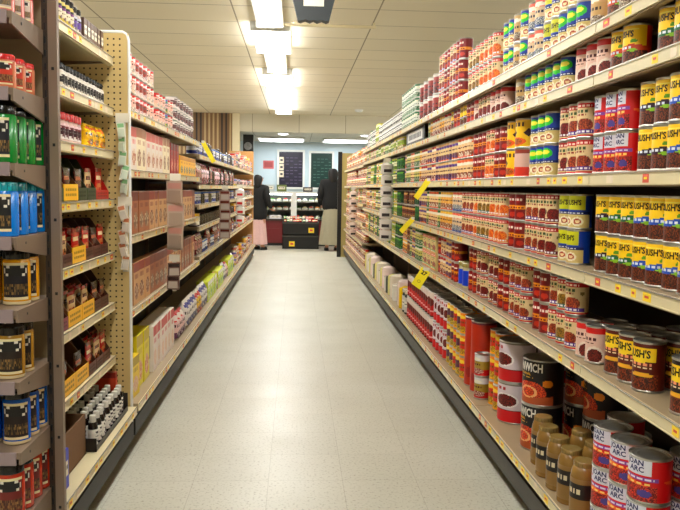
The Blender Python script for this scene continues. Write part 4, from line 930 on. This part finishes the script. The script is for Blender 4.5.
FLAG = mat('flag_yellow', (250, 232, 30), rough=.5)
def flag(x, y, z, w, h, ang, rz, label, txt='', inner=(250, 240, 200)):
    t = empty('sale_flag', (x, y, z), rz); tag(t, label, 'sale sign', 'yellow sale flags on the shelf edges')
    mb = MB(); R = Matrix.Rotation(ang, 4, 'Y'); mb.box(-w / 2, w / 2, -.0008, .0008, -h, 0, m=FLAG, M4=R)
    v0 = len(mb.v)
    if txt: text_flat(mb, txt, .034, 0, -h * .2, -.0014, (30, 24, 20), bold=.05); 
    mb.lathe([(w * .2, 0), (w * .2, .0004)], 16, col=(180, 160, 30)) if False else None
    if txt: text_flat(mb, 'O', .03, 0, -h * .68, -.0014, (150, 130, 20), bold=.0)
    for i in range(v0, len(mb.v)): mb.v[i] = tuple(R @ Vector(mb.v[i]))
    mb.build('card', t)
    mb = MB(); mb.box(-w * .3, w * .3, -.002, .002, -.006, .012, (230, 228, 220), GLOSS); mb.build('clip', t)
flag(.818, 4.62, .705, .066, .13, .55, -.5, 'bright yellow sale flag hanging from second right shelf', '27')
flag(.818, 5.2, 1.00, .036, .13, .75, -.5, 'yellow sale flag hanging from third right shelf')
flag(.818, 4.62, 1.262, .036, .14, .62, -.5, 'pale yellow sale flag hanging from fourth right shelf')
flag(-.70, 5.72, 1.53, .035, .17, -.55, .5, 'pale yellow sale flag hanging from top left shelf')
# framed shelf sign in the right shelving
t = empty('shelf_sign', (.875, 5.55, 1.5345)); t.rotation_euler.z = -math.pi / 2; tag(t, 'black framed shelf sign with white plate, fifth right shelf', 'sign')
mb = MB(); mb.box(-.42, .42, -.004, .004, 0, .118, m=BLACK); mb.build('frame', t); mb = MB(); mb.box(-.34, .34, -.006, -.004, .025, .095, m=WHITE)
for k in range(9): mb.box(-.28 + k * .064, -.24 + k * .064, -.0066, -.006, .042, .078, (60, 50, 60))
mb.build('plate', t)

# ============================================================ THE DELI END
DC = mat('maroon_laminate', (112, 26, 30), rough=.35); WOODT = mat('dark_counter_top', (62, 44, 36), rough=.3)
GL = bpy.data.materials.new('case_glass'); GL.use_nodes = True; g = GL.node_tree.nodes['Principled BSDF']
g.inputs['Transmission Weight'].default_value = 1; g.inputs['Roughness'].default_value = .02; g.inputs['IOR'].default_value = 1.1; g.inputs['Base Color'].default_value = (.95, .98, .98, 1)
t = empty('deli_counter', (.12, 15.9, 0)); tag(t, 'maroon deli counter base with dark top at the aisle end', 'counter')
mb = MB(); mb.box(-.90, 1.0, -.3, .4, .06, .52, m=DC)
for xx in (-.9, -.28, .35): mb.box(xx + .01, xx + .6, -.312, -.3, .1, .36, m=DC)
mb.build('cabinet', t); mb = MB(); mb.box(-.92, 1.02, -.34, .42, .52, .56, m=WOODT); mb.build('counter_top', t); mb = MB(); mb.box(-.88, .98, -.27, .4, 0, .06, m=BLACK); mb.build('plinth', t)
t = empty('display_case', (.12, 15.9, .561)); tag(t, 'white framed glass deli display case on the maroon counter', 'display case')
mb = MB()
mb.box(-.86, .96, -.24, .38, .52, .56, m=WHITE)
for xx in (-.86, .94): mb.box(xx, xx + .03, -.24, -.2, 0, .52, m=WHITE); mb.box(xx, xx + .03, .34, .38, 0, .52, m=WHITE)
mb.box(-.86, .97, .37, .38, 0, .52, m=mat('case_back', (120, 124, 122), rough=.4)); mb.build('frame', t)
mb = MB(); mb.box(-.22, -.10, -.26, -.24, 0, .56, m=WHITE); mb.build('centre_post', t)
mb = MB(); mb.box(-.83, .94, -.236, -.230, .0, .52, m=GL); mb.build('glass_front', t)
for z in (.17, .34): mb = MB(); mb.box(-.83, .94, -.16, .36, z, z + .012, m=CHROME); mb.build('shelf', t)
mb = MB(); mb.box(-.83, .94, -.1, -.06, .49, .519, m=LENSR); mb.build('case_lamp', t)
foods = [((206, 150, 90), 'tan'), ((196, 70, 60), 'red'), ((226, 210, 160), 'cream'), ((90, 140, 60), 'green'), ((226, 226, 220), 'white'), ((150, 80, 50), 'brown')]
for zi, z in enumerate((.562, .744, .914)):
    for k in range(12):
        c, cn = foods[(k * 5 + zi * 2) % 6]; mb = MB(); mb.lathe([(.055, 0, (230, 230, 226)), (.062, .02, (230, 230, 226)), (.05, .045, c), (.03, .065, c), (.01, .072, c)], 16, sx=1, sy=1.1)
        o = mb.build('deli_dish', None, True); o.location = (.12 - .74 + k * .135, 15.86, z); tag(o, '%s food on white dish, %s from left, %s case shelf' % (cn, ordn(k + 1), ('bottom', 'middle', 'top')[zi]), 'dish', 'dishes in the deli case')
for x, z, c, lb in ((-.55, 1.122, (200, 206, 206), 'white box standing on the left of the deli case'), (-.30, 1.122, (110, 120, 60), 'olive bag standing on the deli case'), (.62, 1.122, (222, 176, 30), 'yellow carton standing right on the deli case'), (.25, 1.122, (60, 40, 40), 'dark carton in the middle on the deli case')):
    p_ = boxp('counter_carton', 'box', lb, .20, .12, .10 if c[0] < 100 else .14, d_plain(c), c); o = link('counter_carton', p_['me'], None, (x, 15.9, z)); tag(o, lb, 'box')
p_ = boxp('paper_tray', 'tray', '', .24, .06, .07, d_plain((226, 222, 226)), (230, 226, 226)); o = link('paper_tray', p_['me'], None, (-.42, 15.60, .5605)); tag(o, 'white paper stack on the maroon counter ledge, left', 'paper stack')
# snack crates before the counter
for i, (z, h, lb) in enumerate(((0, .27, 'lower black crate standing before the deli counter'), (.272, .26, 'upper black crate of snacks before the deli counter'))):
    t = empty('display_crate', (.10, 15.05, z)); tag(t, lb, 'crate'); mb = MB(); w, d = .36, .22
    mb.box(-w, w, -d, d, 0, .015, m=BLACK)
    for q in ((-w, w, -d, -d + .015), (-w, w, d - .015, d), (-w, -w + .015, -d, d), (w - .015, w, -d, d)): mb.box(q[0], q[1], q[2], q[3], .0, h, m=BLACK)
    mb.build('crate', t); mb = MB(); mb.box(-w - .005, w + .005, -d - .01, -d, h - .035, h - .01, m=KICK); mb.build('rim', t)
SN = [((200, 40, 36), 'red'), ((236, 226, 220), 'white'), ((226, 110, 50), 'orange'), ((60, 130, 60), 'green'), ((214, 90, 120), 'pink')]
sb = {}
for k in range(22):
    c, cn = SN[(k * 3) % 5]; r, q = divmod(k, 11)
    if cn not in sb: sb[cn] = bagp('snack_bag', 'bag', cn, .056, .04, .13, d_soup(c, tuple(np.array(c) * .8), c, (240, 230, 200)), nu=8, nv=8)
    o = link('snack_bag', sb[cn]['me'], None, (-.21 + q * .062, 14.92 + r * .13, .45 + .005 * (k % 3) + .05 * r), .2 * ((k % 3) - 1)); o.rotation_euler.x = -.25
    tag(o, '%s snack bag, %s from the left, %s row of upper crate' % (cn, ordn(q + 1), ('front', 'back')[r]), 'bag', 'snack bags in the upper crate')
for x, z, lb in ((.31, .37, 'yellow price card on the upper black crate'), (-.07, .10, 'yellow price card on the lower black crate')):
    mb = MB(); mb.box(-.055, .055, -.003, .003, -.05, .05, m=TAGY); mb.box(-.03, .03, -.004, -.003, -.02, .02, m=TAGR); o = mb.build('price_card'); o.location = (x, 14.815, z); tag(o, lb, 'price card')
# back wall: two menu boards, a notice wall, clock
def board(x0, x1, z0, z1, label, name, dark, lines):
    t = empty(name, ((x0 + x1) / 2, YW - .03, z0)); tag(t, label, 'menu board'); w = (x1 - x0) / 2; h = z1 - z0
    mb = MB(); mb.box(-w, w, -.01, .02, 0, h, m=mat(name + '_face', dark, rough=.25))
    for r in range(9):
        for k in range(5):
            if (r * 3 + k) % 4: mb.box(-w + .06 + k * w * .36, -w + .06 + k * w * .36 + w * .26, -.0115, -.01, h * (.1 + .09 * r), h * (.1 + .09 * r) + .018, lines)
    mb.build('face', t); mb = MB()
    for q in ((-w - .05, -w, 0, h), (w, w + .05, 0, h), (-w - .05, w + .05, -.05, 0), (-w - .05, w + .05, h, h + .05)): mb.box(q[0], q[1], -.03, .02, q[2], q[3], m=WHITE)
    mb.build('frame', t); return t
board(-.42, .16, 1.22, 2.08, 'dark violet menu board left, behind the deli counter', 'menu_board', (26, 22, 44), (90, 80, 110))
board(.36, .88, 1.22, 2.06, 'dark green menu board right, behind the deli counter', 'menu_board', (16, 50, 44), (50, 100, 90))
t = empty('paper_notice', (-.36, YW - .06, 1.5)); tag(t, 'white notices hanging over the left menu board', 'notice')
for k, z in enumerate((.30, .13, -.04)): mb = MB(); mb.box(-.055, .055, -.002, .002, z, z + .15, m=TAGW); mb.box(-.03, .03, -.003, -.002, z + .05, z + .1, (50, 50, 60)); mb.build('sheet', t)
mb = MB(); mb.box(-.13, .13, -.004, .004, -.10, .10, (206, 130, 130)); mb.box(-.10, .10, -.005, -.004, -.06, .06, (176, 100, 100)); o = mb.build('wall_poster'); o.location = (-.68, YW - .006, 1.76); tag(o, 'pink poster on the pale wall left of the menu boards', 'poster')
t = empty('wall_clock', (-1.04, YB + .87, 2.08)); tag(t, 'round grey wall clock on the dark post left of the counter', 'clock')
mb = MB(); mb.lathe([(.10, 0), (.10, .03)], 28, m=BLACK); o = mb.build('rim', t, True); o.rotation_euler.x = math.pi / 2
mb = MB(); mb.lathe([(.085, .031), (.085, .033)], 28, m=mat('clock_face', (150, 150, 150))); mb.box(-.003, .003, .0, .06, .033, .035, (20, 20, 20)); mb.box(0, .045, -.003, .003, .033, .035, (20, 20, 20)); o = mb.build('clock_face', t); o.rotation_euler.x = math.pi / 2

# ============================================================ TWO CUSTOMERS AT THE FAR END
def skin(name, verts, edges, radii, m, parent, lvl=2, root=0):
    me = bpy.data.meshes.new(name); me.from_pydata(verts, edges, []); o = link(name, me, parent)
    sk = o.modifiers.new('s', 'SKIN'); sk.use_smooth_shade = True
    for i, r in enumerate(radii):
        d = me.skin_vertices[0].data[i]; d.radius = r if isinstance(r, tuple) else (r, r); d.use_root = (i == root)
    ss = o.modifiers.new('u', 'SUBSURF'); ss.levels = lvl; ss.render_levels = lvl
    bpy.context.view_layer.update(); dg = bpy.context.evaluated_depsgraph_get()
    nm = bpy.data.meshes.new_from_object(o.evaluated_get(dg)); o.modifiers.clear(); o.data = nm; nm.materials.clear(); nm.materials.append(m)
    return o
SKINM = mat('skin', (176, 124, 96), rough=.5)
def person(x, y, rz, H, label, topc, skirtc, hairc, hem=.84, bulk=1.0, sk=1.0, arm_f=.12):
    t = empty('person', (x, y, 0), rz); t.scale = (H / 1.7,) * 3; tag(t, label, 'person', 'customers at the far end')
    # facing local -y ; body one surface
    V = [(0, 0, .92), (0, 0, 1.12), (0, 0, 1.34), (0, .005, 1.43), (0, 0, 1.50), (0, -.01, 1.58), (0, -.005, 1.645)]
    E = [(0, 1), (1, 2), (2, 3), (3, 4), (4, 5), (5, 6)]; Rr = [(.15, .11), (.125, .10), (.15, .11), (.06, .06), (.055, .055), (.085, .095), (.07, .08)]
    for s_ in (-1, 1):
        b = len(V); V += [(s_ * .17, 0, 1.37), (s_ * .22, .02, 1.10), (s_ * .19, -arm_f - .06, .93), (s_ * .17, -arm_f - .13, .90)]; E += [(2, b), (b, b + 1), (b + 1, b + 2), (b + 2, b + 3)]; Rr += [.06, .045, .034, .028]
        for k in range(5):
            c = len(V); dx = (k - 2) * .016; th = k == 4
            bx, by, bz = s_ * .17, -arm_f - .13, .90
            if th: V += [(bx - s_ * .03, by - .02, bz + .01), (bx - s_ * .04, by - .05, bz)]
            else: V += [(bx + (k - 1.5) * .018, by - .05, bz - .01), (bx + (k - 1.5) * .019, by - .085 + .006 * abs(k - 1), bz - .035)]
            E += [(b + 3, c), (c, c + 1)]; Rr += [.009, .008]
        b = len(V); V += [(s_ * .09, 0, .86), (s_ * .095, -.01, .48), (s_ * .10, .02, .09), (s_ * .10, -.10, .04)]; E += [(0, b), (b, b + 1), (b + 1, b + 2), (b + 2, b + 3)]; Rr += [.09, .06, .04, (.045, .035)]
    skin('body', V, E, Rr, SKINM, t)
    # face
    mb = MB()
    for s_ in (-1, 1): mb.lathe([(.002, 0), (.010, .004), (.010, .012), (.002, .016)], 10, s_ * .032, -.100, col=(20, 16, 14))
    for i in range(len(mb.v)): mb.v[i] = (mb.v[i][0], mb.v[i][1], mb.v[i][2] + 1.60)
    mb.box(-.022, .022, -.103, -.095, 1.548, 1.556, (130, 60, 56)); mb.prism([(-.095, 1.605), (-.125, 1.572), (-.095, 1.568)], 'x', -.011, .011, (176, 124, 96)); mb.build('face', t)
    TC = mat('jacket_cloth', topc, rough=.85, noise=.15, nscale=40)
    V = [(0, 0, hem), (0, 0, 1.10), (0, 0, 1.34), (0, .01, 1.465)]; E = [(0, 1), (1, 2), (2, 3)]; Rr = [(.23 * bulk, .185), (.19 * bulk, .15), (.19 * bulk, .15), (.09, .085)]
    for s_ in (-1, 1): b = len(V); V += [(s_ * .19, 0, 1.38), (s_ * .25, .02, 1.10), (s_ * .205, -arm_f - .05, .94)]; E += [(2, b), (b, b + 1), (b + 1, b + 2)]; Rr += [.085 * bulk, .072 * bulk, .055]
    skin('jacket', V, E, Rr, TC, t)
    # skirt: a pleated cone
    mb = MB(); n = 60; vs = []; lv = [(.90, .165), (.70, .20), (.40, .235), (.13, .26)]
    for z, r in lv:
        for i in range(n): a_ = 2 * math.pi * i / n; q = r * sk * (1 + .05 * math.sin(a_ * 12) * (.9 - z) * 1.6); vs.append((q * math.sin(a_), -q * .78 * math.cos(a_), z))
    mb.add(vs, [(j * n + i, (j + 1) * n + i, (j + 1) * n + (i + 1) % n, j * n + (i + 1) % n) for j in range(3) for i in range(n)], None, mat('skirt_cloth', skirtc, rough=.85, noise=.08, nscale=30), [(0, 0, 0)] * (3 * n)); mb.build('skirt', t, True)
    HM = mat('hair', hairc, rough=.6)
    V = [(0, .015, 1.67), (0, .05, 1.60), (0, .06, 1.50), (0, .07, 1.36)]; skin('hair', V, [(0, 1), (1, 2), (2, 3)], [(.10, .11), (.112, .09), (.105, .07), (.08, .045)], HM, t)
    mb = MB()
    for s_ in (-1, 1): mb.lathe([(.02, 0), (.05, .005), (.045, .05), (.03, .08)], 14, s_ * .10, -.05, col=(16, 14, 14), sy=2.2)
    mb.build('shoes', t, True)
person(-.70, 14.5, math.pi * .80, 1.46, 'person in black top and pale pink skirt facing the counter, left', (7, 6, 7), (206, 168, 164), (6, 5, 5), hem=.62, sk=.74)
person(.70, 14.46, math.pi * 1.03, 1.60, 'person in black hooded jacket and long khaki skirt, right', (6, 5, 6), (150, 142, 118), (6, 5, 6), hem=.74, bulk=1.15)
